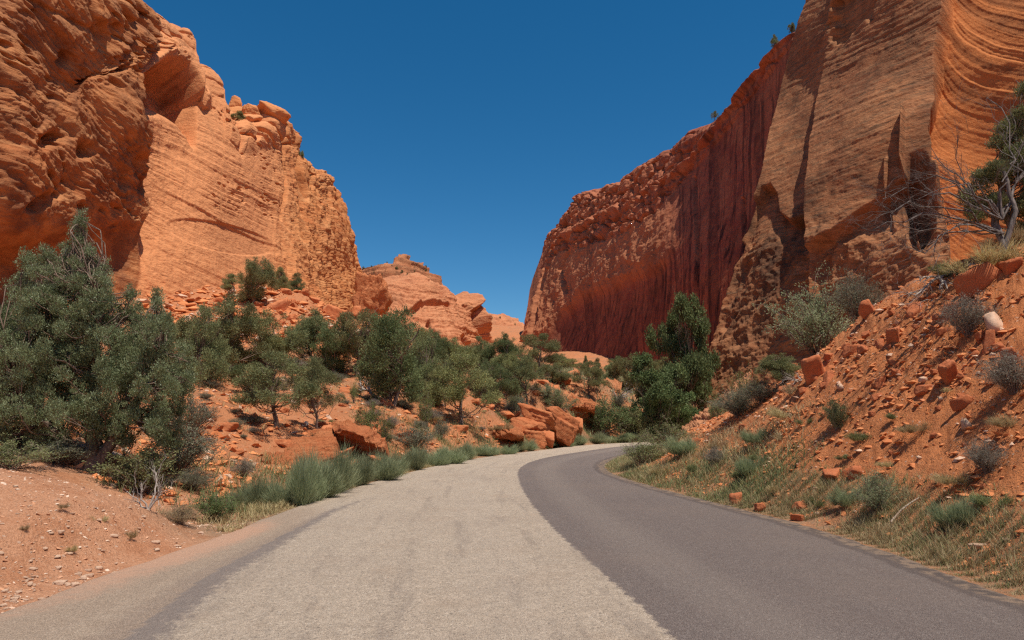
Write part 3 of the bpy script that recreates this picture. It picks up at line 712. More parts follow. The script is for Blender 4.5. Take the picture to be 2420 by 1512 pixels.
def f_far(DX, DY, P, U, V, dist):
    q = (P[..., 2] + 1.5 * fbm(P, 20, 2, 99)) / 5
    return 2.5 * strata(q, 17) + 3 * fbm(P * np.array([1, 1, .5]), 14, 5, 100, .6, ridge=True), dict(stain_shade=.3 * ss(fbm(P, 10, 4, 101), -.1, .3), pale=.2 + 0 * DX)
relief('mesa_far', [(1060,890),(1330,890)], [(1060,770),(1140,758),(1162,752),(1180,756),(1196,760),(1210,762),(1225,764),(1238,774),(1280,790),(1330,800)],
       [(1060,770,330),(1060,880,290),(1330,800,330),(1330,880,290),(1200,760,320)], 200, 120, f_far, M_mesa, rim=6, back=60, backz=2, bdir=(0, 1, 0))
# ---------------------------------------------------------------- plant materials
def leaf_mat(name, a, b, dark, trans=.25, rough=.7, spec=.25):
    m = NT(name)
    gi = m.n('ShaderNodeNewGeometry'); oi = m.n('ShaderNodeObjectInfo')
    c = m.mix(gi.outputs['Random Per Island'], a, b)
    c = m.mix(m.rng(m.noise(5, 3, .6), .42, .62, 0, .5), c, dark)
    hsv = m.n('ShaderNodeHueSaturation')
    m.L(m.rng(oi.outputs['Random'], 0, 1, .485, .512, False), hsv.inputs['Hue']); m.L(m.rng(oi.outputs['Random'], 0, 1, .8, 1.15, False), hsv.inputs['Value']); m.L(c, hsv.inputs['Color'])
    p = m.n('ShaderNodeBsdfPrincipled'); m.L(hsv.outputs[0], p.inputs['Base Color']); p.inputs['Roughness'].default_value = rough; p.inputs['Specular IOR Level'].default_value = spec
    tr = m.n('ShaderNodeBsdfTranslucent'); m.L(hsv.outputs[0], tr.inputs['Color'])
    mx = m.n('ShaderNodeMixShader'); mx.inputs[0].default_value = trans
    m.L(p.outputs[0], mx.inputs[1]); m.L(tr.outputs[0], mx.inputs[2]); m.L(mx.outputs[0], m.out.inputs['Surface'])
    return m.m
ML = dict(
    juniper=leaf_mat('juniper_foliage', (.18, .195, .078), (.31, .32, .14), (.115, .13, .055)),
    hero=leaf_mat('silvery_juniper_foliage', (.175, .225, .095), (.33, .385, .19), (.115, .155, .065), spec=.5, rough=.5),
    bright=leaf_mat('broadleaf_foliage', (.135, .19, .07), (.24, .30, .115), (.09, .13, .048), .35),
    olive=leaf_mat('olive_foliage', (.205, .205, .075), (.35, .34, .14), (.13, .135, .055)),
    deep=leaf_mat('deep_green_foliage', (.125, .155, .06), (.215, .25, .10), (.08, .10, .04)),
    yellow=leaf_mat('light_green_foliage', (.20, .25, .08), (.30, .33, .12), (.13, .17, .06), .35),
    grey=leaf_mat('grey_green_foliage', (.17, .18, .11), (.26, .26, .17), (.11, .11, .07), .2),
    sage=leaf_mat('grey_sage_foliage', (.24, .21, .16), (.34, .30, .23), (.15, .12, .09), .2),
    broom=leaf_mat('rabbitbrush_stems', (.26, .30, .15), (.40, .43, .25), (.20, .23, .115), .4),
    straw=leaf_mat('dry_grass_blades', (.40, .31, .15), (.58, .47, .26), (.30, .21, .10), .3),
    green=leaf_mat('green_grass_blades', (.17, .20, .08), (.30, .30, .13), (.12, .14, .06), .3),
    cactus=leaf_mat('cactus_pads', (.14, .19, .09), (.2, .24, .12), (.12, .15, .08), 0))
def bark_mat(name, a, b):
    m = NT(name); v = m.coord('Object', (1, 1, .25)); n = m.noise(14, 5, .7, v)
    m.bsdf(m.mix(m.rng(n, .35, .65), a, b), .9, m.bump(n, .03, .8), .1); return m.m
MB_ = dict(dark=bark_mat('juniper_bark', (.12, .08, .058), (.28, .20, .15)), dead=bark_mat('weathered_dead_wood', (.30, .24, .20), (.52, .45, .39)),
           grey=bark_mat('grey_dead_wood', (.075, .06, .052), (.25, .21, .185)), twig=bark_mat('twig_bark', (.16, .11, .085), (.30, .22, .17)), stick=bark_mat('pale_stick_bark', (.42, .28, .20), (.62, .48, .38)))

# ---------------------------------------------------------------- geometry builders
def tubes(paths, sides=5):
    Vs, Fs, off = [], [], 0
    an = np.linspace(0, TAU, sides, endpoint=False); cs, sn = np.cos(an), np.sin(an)
    for P, R in paths:
        P = np.asarray(P, float); R = np.asarray(R, float); n = len(P)
        T = np.gradient(P, axis=0); T /= np.linalg.norm(T, axis=1, keepdims=True) + 1e-9
        up = np.array([0, 0, 1.]) if abs(T[0, 2]) < .9 else np.array([1., 0, 0])
        A = np.cross(T, up); A /= np.linalg.norm(A, axis=1, keepdims=True) + 1e-9; B = np.cross(T, A)
        V = P[:, None] + R[:, None, None] * (A[:, None] * cs[None, :, None] + B[:, None] * sn[None, :, None])
        i = off + np.arange(n * sides).reshape(n, sides); j = np.roll(i, -1, 1)
        Fs.append(np.stack([i[:-1], j[:-1], j[1:], i[1:]], -1).reshape(-1, 4)); Vs.append(V.reshape(-1, 3)); off += n * sides
    return np.vstack(Vs), np.vstack(Fs)
def leaf_quads(P, D, ln, wd, rng):
    n = len(P); D = D / (np.linalg.norm(D, axis=1, keepdims=True) + 1e-9)
    r = rng.normal(size=(n, 3)); S = np.cross(D, r); S /= np.linalg.norm(S, axis=1, keepdims=True) + 1e-9
    ln = np.broadcast_to(ln, (n,))[:, None]; wd = np.broadcast_to(wd, (n,))[:, None]
    V = np.stack([P, P + D * ln * .5 + S * wd * .5, P + D * ln, P + D * ln * .5 - S * wd * .5], 1).reshape(-1, 3)
    i = np.arange(n)[:, None] * 4
    return V, np.concatenate([i, i + 1, i + 2, i + 3], 1)
def blades(P, D, ln, wd, bend, rng):
    """bent grass blades: quad + tip triangle"""
    n = len(P); D = D / (np.linalg.norm(D, axis=1, keepdims=True) + 1e-9); ln = np.broadcast_to(ln, (n,))[:, None]; wd = np.broadcast_to(wd, (n,))[:, None]
    a = rng.uniform(0, TAU, n); S = np.stack([np.cos(a), np.sin(a), 0 * a], 1)
    out = np.stack([np.cos(a + 1.3), np.sin(a + 1.3), -.3 + 0 * a], 1) * ln * np.broadcast_to(bend, (n,))[:, None]
    V = np.stack([P - S * wd * .5, P + S * wd * .5, P + D * ln * .55 + out * .3 + S * wd * .38, P + D * ln * .55 + out * .3 - S * wd * .38, P + D * ln + out], 1).reshape(-1, 3)
    i = np.arange(n)[:, None] * 5
    return V, np.concatenate([i, i + 1, i + 2, i + 3], 1), np.concatenate([i + 3, i + 2, i + 4], 1)

def limb(p0, p1, rng, n=7, sag=.12, wig=.05, r0=.03, r1=.008):
    p0, p1 = np.array(p0, float), np.array(p1, float); t = np.linspace(0, 1, n)[:, None]
    L = np.linalg.norm(p1 - p0); P = p0 * (1 - t) + p1 * t
    P += np.sin(t * math.pi) * np.array([0, 0, -sag * L]) + np.cumsum(rng.normal(size=(n, 3)) * wig * L / n ** .5, 0) * np.sin(t * math.pi)
    return P, r0 + (r1 - r0) * t[:, 0] ** .8

def crown_clumps(kind, rng):
    C, R = [], []
    if kind == 'cone':
        for _ in range(60):
            z = rng.uniform(.06, .97); rr = .48 * (1 - z) ** .75 + .02; a = rng.uniform(0, TAU); q = rr * rng.uniform(.4, .95)
            C.append((q * math.cos(a), q * math.sin(a), z)); R.append(.06 + .11 * (1 - z))
    elif kind == 'open':
        for _ in range(34):
            a = rng.uniform(0, TAU); z = rng.uniform(.36, .97); rr = (.47 * math.sin(min(1, (1.1 - z) / .55) * math.pi / 2)) * rng.uniform(.35, 1)
            C.append((rr * math.cos(a), rr * math.sin(a), z)); R.append(rng.uniform(.075, .14))
    elif kind == 'leafy':
        for k in range(19):
            z0 = .10 + .80 * k / 18; lc = np.array([rng.normal() * .24 * (1.1 - .45 * z0), rng.normal() * .24 * (1.1 - .45 * z0), z0 + rng.normal() * .03]); lr = rng.uniform(.11, .19) * (1.15 - .35 * z0)
            for _ in range(8):
                v = rng.normal(size=3); v /= np.linalg.norm(v); C.append(tuple(lc + v * lr * rng.uniform(.4, 1) * np.array([1.25, 1.25, .75]))); R.append(rng.uniform(.04, .085))
    else:
        lob = [(rng.normal() * .17, rng.normal() * .17, rng.uniform(.24, .72), rng.uniform(.14, .30)) for _ in range(6)]
        for _ in range(9): a = rng.uniform(0, TAU); q = rng.uniform(0, .3); C.append((q * math.cos(a), q * math.sin(a), rng.uniform(.8, 1.02) - q * .5)); R.append(rng.uniform(.035, .07))
        for _ in range(10): a = rng.uniform(0, TAU); q = rng.uniform(.1, .36); C.append((q * math.cos(a), q * math.sin(a), rng.uniform(.08, .26))); R.append(rng.uniform(.06, .11))
        for _ in range(50):
            l = lob[rng.integers(6)]; v = rng.normal(size=3); v /= np.linalg.norm(v)
            p = np.array(l[:3]) + v * l[3] * rng.uniform(.5, 1) * np.array([1, 1, .95])
            p[2] = min(max(p[2], .10), .95); r = math.hypot(p[0], p[1]); lim = .47 * min(1, 1.35 * (1.02 - p[2]) ** .6)
            if r > lim: p[:2] *= lim / r
            C.append(tuple(p)); R.append(rng.uniform(.05, .12))
    return np.array(C), np.array(R)

def fill_clumps(C, R, nleaf, ln, wd, rng, up=.35, tuft=14, spread=1.0, flat=.8):
    """leaf sprays in tufts through each clump"""
    w_ = R ** 2.2; w_ = w_ / w_.sum(); nt_ = max(1, nleaf // tuft)
    k = rng.choice(len(C), nt_, p=w_); v = rng.normal(size=(nt_, 3)); v /= np.linalg.norm(v, axis=1, keepdims=True)
    rad = rng.uniform(.12, 1, nt_) ** .45
    T = C[k] + v * (R[k] * rad)[:, None] * np.array([1, 1, flat]) * spread
    dirT = v + np.array([0, 0, up * 1.4])
    T = np.repeat(T, tuft, 0); dirT = np.repeat(dirT, tuft, 0); n = len(T)
    P = T + rng.normal(size=(n, 3)) * ln * .75
    D = dirT * .8 + rng.normal(size=(n, 3)) * .55
    return leaf_quads(P, D, ln * rng.uniform(.6, 1.4, n), wd * rng.uniform(.6, 1.3, n), rng)

def make_tree(seed, kind, nleaf, ln, wd, trunks=1, tr=.035, up=.4, low=.12, vis=.9, clumps=None, tuft=14, flat=.8, twigs=0):
    """unit tree (height 1, width 1): returns (trunk V,F), (crown V,F)"""
    rng = np.random.default_rng(seed)
    C, R = clumps if clumps is not None else crown_clumps(kind, rng)
    paths = []; stems = []
    for k in range(trunks):
        a = rng.uniform(0, TAU); lean = rng.uniform(.03, .10) if trunks == 1 else rng.uniform(.12, .28)
        H = rng.uniform(.75, .88)
        P, r = limb((.02 * math.cos(a) * k, .02 * math.sin(a) * k, -.06), (lean * math.cos(a), lean * math.sin(a), H), rng, 12, 0, .10, tr * (1 if trunks == 1 else .7), tr * .18)
        r = r * (1 + .5 * np.exp(-np.linspace(0, 12, 12))); stems.append((P, r)); paths.append((P, r))
    for c, rr in zip(C, R):
        if rng.uniform() > vis: continue
        P, r = stems[rng.integers(len(stems))]
        zt = max(low * .7, c[2] * rng.uniform(.35, .75) - .03); i = int(np.argmin(np.abs(P[:, 2] - zt)))
        B, br = limb(P[i], c + rng.normal(size=3) * rr * .3, rng, 7, .10, .16, max(.28 * r[i], tr * .16), tr * .06)
        paths.append((B, br))
        for _ in range(3 + twigs):
            s = B[rng.integers(3, 7)]; e = c + rng.normal(size=3) * rr * .8
            paths.append(limb(s, e, rng, 4, 0, .12, tr * .07, tr * .025))
    return tubes(paths, 5), fill_clumps(C, R, nleaf, ln, wd, rng, up, tuft, 1.0, flat)

def make_shrub(seed, nst, nleaf, ln, wd, dome=.5, hgt=1., up=.9, leafy=1., fork=3, r0=.012, zmin=.15):
    """many stems fanning from one root, leaves along them"""
    rng = np.random.default_rng(seed); paths = []; PP, DD = [], []
    for _ in range(nst):
        a = rng.uniform(0, TAU); e = rng.uniform(0, 1) ** .6
        tip = np.array([dome * e * math.cos(a), dome * e * math.sin(a), hgt * rng.uniform(.55, 1) * (1 - .45 * e ** 2)])
        P, r = limb((rng.normal() * .03, rng.normal() * .03, -.05), tip, rng, 7, -.08, .12, r0, r0 * .25); paths.append((P, r))
        for _ in range(fork):
            i = rng.integers(2, 6); d = (P[i + 1] - P[i]); d /= np.linalg.norm(d); q = P[i] + (d + rng.normal(size=3) * .55) * rng.uniform(.10, .26)
            B, br = limb(P[i], q, rng, 4, 0, .1, r0 * .4, r0 * .15); paths.append((B, br)); PP.append(B[1:]); DD.append(np.tile(d, (3, 1)))
        PP.append(P[2:]); DD.append(np.tile((tip - P[3]) / np.linalg.norm(tip - P[3]), (5, 1)))
    PP = np.vstack(PP); DD = np.vstack(DD); k = rng.integers(len(PP), size=nleaf)
    p = PP[k] + rng.normal(size=(nleaf, 3)) * .032 * leafy; ok = p[:, 2] > zmin * hgt * rng.uniform(.5, 1.5, nleaf)
    p = p[ok]; d = DD[k][ok] * up + rng.normal(size=p.shape) * .7
    return tubes(paths, 4), leaf_quads(p, d, ln * rng.uniform(.6, 1.4, len(p)), wd * rng.uniform(.6, 1.3, len(p)), rng)

def make_broom(seed, n, wd, dome=.5, top=1., base=.12, sub=9):
    rng = np.random.default_rng(seed)
    sc = np.stack([rng.normal(size=sub) * dome * .42, rng.normal(size=sub) * dome * .42], 1); sh = rng.uniform(.55, 1.0, sub)
    k = rng.integers(sub, size=n); a = rng.uniform(0, TAU, n); e = rng.uniform(0, 1, n) ** .6
    P = np.stack([sc[k, 0] + rng.normal(size=n) * base * .4, sc[k, 1] + rng.normal(size=n) * base * .4, np.full(n, -.03)], 1)
    D = np.stack([e * dome * .55 * np.cos(a) + sc[k, 0] * .5, e * dome * .55 * np.sin(a) + sc[k, 1] * .5, top * sh[k] * (1 - .45 * e ** 2) * rng.uniform(.5, 1.05, n)], 1)
    st = rng.uniform(.0, .72, n)[:, None]; ln = np.linalg.norm(D, axis=1)
    return blades(P + D * st, D + rng.normal(size=D.shape) * .16 * ln[:, None], ln * (1 - st[:, 0]) * .9, wd, .22, rng)

def mesh2(name, VF, mat, smooth=False):
    return np_mesh(name, VF[0], list(VF[1:]), [mat], smooth=smooth)

PROTO = {}
def proto(key, cat, tk, lk, tm, lm, tv, lv):
    root = bpy.data.objects.new(key, None)
    PROTO[key] = dict(cat=cat, parts=[(tk, mesh2(key + '_wood', tv, MB_[tm], True)), (lk, mesh2(key + '_leaves', lv, ML[lm]))])
for k, sd in enumerate((11, 12, 13, 14, 15)):
    tv, lv = make_tree(sd, 'round', 40000, .023, .0085, tr=.034, trunks=1 + (k % 3 == 1), flat=1.15, up=.9); proto(f'round{k}', 'tree', 'trunk', 'crown', 'dark', 'juniper', tv, lv)
for k, sd in enumerate((21, 22, 23, 24)):
    tv, lv = make_tree(sd, 'open', 25000, .023, .0085, tr=.034, flat=.75, up=.6, twigs=2); proto(f'open{k}', 'tree', 'trunk', 'crown', 'dark', 'juniper', tv, lv)
for k, sd in enumerate((31, 32)):
    tv, lv = make_tree(sd, 'cone', 32000, .024, .009, tr=.03, up=1.1); proto(f'cone{k}', 'tree', 'trunk', 'crown', 'dark', 'juniper', tv, lv)
tv, lv = make_tree(43, 'leafy', 52000, .022, .016, tr=.025, up=.1, tuft=8); proto('maple0', 'tree', 'trunk', 'crown', 'dark', 'bright', tv, lv)
tv, lv = make_tree(42, 'leafy', 46000, .026, .019, tr=.025, up=.1, tuft=8, trunks=3); proto('maple1', 'tree', 'trunk', 'crown', 'dark', 'bright', tv, lv)
for k in range(2):
    tv, lv = make_shrub(51 + k, 24, 5200, .026, .017, dome=.42, r0=.010, up=.6); proto(f'sapling{k}', 'sapling', 'trunk', 'foliage', 'twig', 'yellow', tv, lv)
    tv, lv = make_shrub(55 + k, 44, 8500, .030, .014, dome=.56, hgt=1, r0=.012); proto(f'bush{k}', 'bush', 'stems', 'foliage', 'twig', 'grey', tv, lv)
    tv, lv = make_shrub(59 + k, 44, 9500, .034, .020, dome=.56, hgt=1, r0=.012, zmin=.05); proto(f'greenbush{k}', 'bush', 'stems', 'foliage', 'twig', 'bright', tv, lv)
    tv, lv = make_shrub(63 + k, 90, 9000, .045, .009, dome=.58, hgt=1, r0=.007, up=1.3, zmin=.03); proto(f'sage{k}', 'bush', 'stems', 'foliage', 'twig', 'sage', tv, lv)
for k in range(3):
    b = make_broom(71 + k, 4800, .0075); me = mesh2(f'broom{k}', b, ML['broom']); PROTO[f'broom{k}'] = dict(cat='bush', parts=[], me=me)
for k in range(2):
    b = make_broom(81 + k, 900, .013, dome=.75, base=.1, sub=4); PROTO[f'tuft{k}'] = dict(cat='grass tuft', parts=[], me=mesh2(f'tuft{k}', b, ML['straw']))
    b = make_broom(85 + k, 1000, .015, dome=.6, base=.15, sub=4); PROTO[f'gtuft{k}'] = dict(cat='grass tuft', parts=[], me=mesh2(f'gtuft{k}', b, ML['green']))

def hit(X, Y):
    """where the sight line through a photo position meets the ground"""
    ds = np.geomspace(3, 260, 260); p = pt(X, Y, ds); h = height(p[:, 0], p[:, 1]); g = p[:, 2] - h
    k = np.where(g < 0)[0]
    if not len(k): return None
    k = k[0]
    if k == 0: return p[0]
    f = g[k - 1] / (g[k - 1] - g[k]); d = ds[k - 1] + (ds[k] - ds[k - 1]) * f
    q = pt(X, Y, d); q[2] = hz(q[0], q[1]); return q
bpy.context.view_layer.update()
def snap(names, X, Y, step=2, n=40, into=.3):
    """first rock surface met at or below a photo position: things standing on a rim rest on real rock"""
    for j in range(n):
        p = pt(X, Y + j * step, 10); dr = Vector(p - np.array([0, 0, EYE])).normalized(); best = None
        for nm in names:
            ok, loc, nr, fi = bpy.data.objects[nm].ray_cast(Vector((0, 0, EYE)), dr)
            if ok and (best is None or loc.length < best.length): best = loc
        if best is not None: return np.array(best) + np.array(dr) * into
    return None
RNG = random.Random(5)
def put(key, name, label, X, Y, d, wpx, hpx, cat=None, group=None, rz=None, mat=None, tilt=0):
    """stand a plant on the ground: base at photo position (X,Y), d metres ahead (None: wherever the ground is met), wpx x hpx large"""
    q = hit(X, Y)
    if q is None or (d and abs(q[1] - d) > .3 * d):
        q = pt(X, Y, d); q[2] = hz(q[0], q[1]) if abs(hz(q[0], q[1]) - q[2]) < 1.2 else q[2]
    D = q[1]; W_, H_ = wpx * D / F0, hpx * D / F0
    pr = PROTO[key]; rz = RNG.uniform(0, TAU) if rz is None else rz
    if pr.get('me'):
        o = link(name, pr['me'], loc=tuple(q))
    else:
        o = link(name, None, loc=tuple(q))
        for pn, me in pr['parts']:
            if mat and pn in ('crown', 'foliage'):
                kk = me.name + '_' + mat; m2 = bpy.data.meshes.get(kk)
                if m2 is None: m2 = me.copy(); m2.name = kk; m2.materials[0] = ML[mat]
                me = m2
            link(pn, me, o)
    o.scale = (W_, W_, H_); o.rotation_euler = (0, tilt, rz)
    tag(o, label, cat or pr['cat'], group)
    return o
GT = 'junipers scattered over the left bank'
T_ = [
 ('cone0','juniper_tree','dense dark pointed juniper standing beside the big silvery juniper',478,905,27,128,175,GT),
 ('round0','juniper_tree','wide bushy juniper below the split slab boulder on the talus',540,868,33,190,165,GT),
 ('round1','juniper_tree','bushy juniper below the leaning slab boulder, right of the wide one',618,862,35,130,125,GT),
 ('round2','juniper_tree','tall dark juniper high on the talus against the smooth cliff slab',600,718,60,92,112,GT),
 ('cone1','juniper_tree','small pointed juniper on the talus top, left of the smallest one',660,680,66,46,50,GT),
 ('cone0','juniper_tree','smallest juniper on the talus top, under the ribbed cliff end',700,682,68,46,48,GT),
 ('open1','juniper_tree','thin stunted juniper at the foot of the smooth cliff slab',548,700,60,52,50,GT),
 ('round3','juniper_tree','wide dark juniper below the boulder talus with low spreading crown',738,872,38,130,130,GT),
 ('open0','juniper_tree','dark open juniper casting shadow on the smooth rock slab',652,1008,24,170,160,GT),
 ('open2','juniper_tree','pale open juniper with forked bare lower trunk beside the dark one',748,1022,23.5,104,158,GT),
 ('open3','juniper_tree','half dead juniper with bleached bare limbs under the giant boulder',846,890,42,140,150,GT),
 ('round4','juniper_tree','tall full juniper with thick trunk in the middle of the left bank',930,958,34,185,215,GT),
 ('round1','juniper_tree','narrow dark juniper just right of the thick trunked one',1010,938,38,96,150,GT),
 ('open1','juniper_tree','umbrella shaped juniper with dark trunk above the lower rock outcrop',1092,1006,31,140,150,GT),
 ('open3','juniper_tree','small twisted juniper behind the umbrella shaped one',1168,972,36,96,100,GT),
 ('round2','juniper_tree','grey green juniper behind the bank below the pale mesa',1070,880,52,110,80,GT),
 ('round0','juniper_tree','rounded juniper under the shadowed cleft of the pale mesa',1130,872,58,100,72,GT),
 ('round3','juniper_tree','light green juniper in front of the canyon gap',1190,878,55,84,82,GT),
 ('open0','juniper_tree','tufted juniper at the left foot of the red streaked wall',1272,882,56,104,86,GT),
 ('round4','juniper_tree','low juniper half hidden below the canyon gap',1232,890,52,70,60,GT),
 ('open2','juniper_tree','feathery juniper on the crest of the orange bank',1240,966,44,84,110,GT),
 ('cone1','juniper_tree','tiny dark spire juniper at the foot of the red streaked wall',1384,888,92,22,44,'trees along the foot of the red wall'),
 ('cone0','juniper_tree','small pale spire juniper right of the dark spire',1412,895,85,30,46,'trees along the foot of the red wall'),
 ('open0','juniper_tree','flat topped juniper beside the smooth rock dome',1392,936,56,74,76,'trees along the foot of the red wall'),
 ('round1','juniper_tree','tall juniper behind the red soil bank with dead wood',1488,925,62,74,84,'trees along the foot of the red wall'),
 ('round4','juniper_tree','broad juniper between the soil bank and the big leafy tree',1540,922,72,88,66,'trees along the foot of the red wall'),
 ('round3','juniper_tree','low juniper between the spires and the tall one',1445,905,80,60,42,'trees along the foot of the red wall'),
 ('open3','juniper_tree','sparse bush-like juniper right above the smooth rock dome',1345,880,80,60,30,'trees along the foot of the red wall'),
 ('round0','juniper_tree','dark juniper peeping in at the left picture edge behind the big juniper',2,860,24,110,180,GT),
 ('round1','juniper_tree','juniper behind the silvery one at the foot of the stained buttress',330,880,28,140,150,GT),
 ('round3','juniper_tree','low juniper on the talus behind the silvery one',420,860,32,90,90,GT),
 ('round2','juniper_tree','dark juniper filling the gap left of the half dead juniper',790,885,44,110,120,GT),
 ('round4','juniper_tree','dense juniper right behind the half dead juniper',905,875,48,120,120,GT),
 ('round1','juniper_tree','juniper behind the thick trunked one, closer to the pale mesa',975,880,52,110,110,GT),
 ('round3','juniper_tree','low wide juniper behind the narrow dark one',1030,885,56,110,90,GT),
 ('round0','juniper_tree','juniper on the low rise left of the umbrella shaped one',1035,960,40,90,90,GT),
 ('round2','juniper_tree','small dense juniper left of the feathery one',1145,930,44,90,80,GT),
 ('open2','juniper_tree','thin juniper standing in the dip before the canyon gap',1195,925,46,80,80,GT),
 ('round1','juniper_tree','squat juniper on the far bank below the tufted one',1310,905,60,80,46,GT),
 ('round4','juniper_tree','squat juniper hidden behind the dark open juniper',600,930,31,110,70,GT),
 ('maple0','leafy_tree','tall bright green broadleaf tree against the red streaked wall',1622,1010,50,136,300,None),
 ('maple1','leafy_tree','wide bright green broadleaf thicket tree at the road bend',1556,1035,47,130,180,None),
 ('maple1','leafy_tree','low broadleaf tree leaning out beside the smooth brown rock foot',1590,1032,42,90,110,None),
 ('greenbush0','leafy_bush','bright green leafy bush under the overhanging rock by the far road',1418,1024,45,98,80,None),
 ('greenbush1','leafy_bush','yellowish green bush between rock shelf and broadleaf thicket',1500,1030,45,76,70,None),
 ('round3','juniper_tree','dark low juniper against the red wall foot right of the dome',1460,885,88,70,40,'trees along the foot of the red wall'),
 ('round0','juniper_tree','bushy juniper against the red wall foot behind the leafy thicket',1570,890,84,90,44,'trees along the foot of the red wall'),
 ('round2','juniper_tree','bushy juniper at the left foot of the red wall behind the dome',1325,872,98,70,36,'trees along the foot of the red wall'),
 ('cone1','juniper_tree','lone small tree on the rim of the red wall close to the brown fin',1830,112,76,26,30,'trees on the cliff rims'),
 ('round2','juniper_tree','round bush-like tree on the red wall rim touching the brown fin',1872,80,72,24,28,'trees on the cliff rims'),
 ('open1','juniper_tree','tiny sparse tree on the sloping red wall rim',1689,282,93,22,24,'trees on the cliff rims'),
 ('round3','juniper_tree','small tree below the balanced rim knobs of the left cliff',566,292,85,40,26,'trees on the cliff rims'),
 ('round2','juniper_tree','tiny tree on the stepped end of the left cliff rim',712,385,98,18,26,'trees on the cliff rims'),
]
for key, nm, lb, X, Y, d, wp, hp, g in T_:
    if 'cliff rims' in (g or ''):
        q = snap(('cliff_left', 'cliff_right_far'), X, Y - 6, into=.5); o = put(key, nm, lb, X, Y, d, wp, hp, group=g); o.location = tuple(q); k = q[1] / F0; o.scale = (wp * k, wp * k, hp * k)
    else:
        put(key, nm, lb, X, Y, d, wp * (1.08 if 'maple' in key else 1.2), hp * 1.06, group=g, mat=(None if 'maple' in key else (None, 'olive', None, 'deep', 'juniper', 'olive', 'deep')[(X * 7 + Y) % 7]))
GS = 'small trees and bushes of the left bank'
S_ = [
 ('sapling0','sapling','light green sapling just above the red overhanging ledge',868,1035,24,76,105,GS,'yellow'),
 ('sapling1','sapling','yellow green sapling leaning over the right end of the red ledge',905,1052,24,50,85,GS,'yellow'),
 ('sapling1','sapling','slender pale sapling between the full juniper and the umbrella one',1005,1015,29,60,105,GS,'yellow'),
 ('sapling0','sapling','narrow yellow green sapling on bare soil right of the pale juniper',836,952,30,28,62,GS,'yellow'),
 ('bush0','bush','round grey green bush above the sage strip left of the rock outcrop',978,1062,25,105,62,GS,None),
 ('bush1','bush','small blue grey bush under the umbrella shaped juniper',1040,1036,28,42,46,GS,None),
 ('bush1','bush','green bush between the two tilted rock slabs of the outcrop',1300,1040,41,62,70,GS,'juniper'),
 ('bush0','bush','dark green bush behind the tilted striped slab',1322,975,48,70,60,GS,'juniper'),
 ('bush0','bush','loose green bush on the bank crest right of the feathery juniper',1295,945,50,50,45,GS,'broom'),
 ('bush1','bush','tall loose green bush left of the feathery juniper',1215,985,42,46,70,GS,'broom'),
 ('sage0','sagebrush','grey dead looking sagebrush on top of the overhanging outcrop',1216,985,37,56,50,GS,None),
 ('sage1','sagebrush','bleached twiggy sagebrush hanging over the lower outcrop lip',1252,1003,36,44,36,GS,None),
 ('sage0','sagebrush','wide dry sagebrush below the wide dark juniper',690,880,34,80,34,GS,None),
 ('sage1','sagebrush','pale dry sagebrush under the talus edge beside the wide bushy juniper',640,845,38,76,34,GS,None),
 ('sage1','sagebrush','grey sagebrush tuft on the bare path left of the dark open juniper',540,885,31,44,22,GS,None),
 ('bush0','bush','grey bush with dead lower twigs right of the silvery juniper',445,1030,16,120,105,GS,None),
 ('bush1','bush','blue grey bush at the wash edge below the silvery juniper',420,1120,14,160,125,GS,'grey'),
 ('greenbush1','bush','dark green bush under the right side of the silvery juniper',340,1165,11.5,160,120,GS,'juniper'),
 ('greenbush0','bush','bright green leafy bush beside the road where the sage strip begins',505,1232,10.4,100,72,GS,'bright'),
 ('sage0','bush','low flowering bush with pale seed heads beside the bright green one',425,1238,10.2,80,48,GS,'straw'),
 ('sage1','sagebrush','small grey sagebrush on the sunny slab end near the road',572,1128,15.5,50,44,GS,None),
 ('sage0','sagebrush','grey sagebrush in the wash behind the bright green bush',455,1158,13,90,50,GS,'grey'),
 ('sage0','sagebrush','pale grey sagebrush pair on top of the red soil bank',1432,912,52,50,16,GS,None),
 ('sage1','sagebrush','grey sagebrush at the foot of the dead wood on the soil bank',1462,965,50,44,36,GS,'grey'),
 ('sage0','sagebrush','sagebrush clump on the bare soil right of the narrow sapling',880,965,30,40,20,GS,None),
 ('sage1','sagebrush','sagebrush clump right of the green overhang bush',925,1010,26,44,28,GS,None),
 ('bush0','bush','dark scrub at the left picture edge under the silvery juniper',20,1110,13,150,80,GS,'juniper'),
 ('bush1','bush','scrub behind the trunk of the silvery juniper',150,1095,14,150,60,GS,'grey'),
]
GR = 'bushes of the right talus slope'
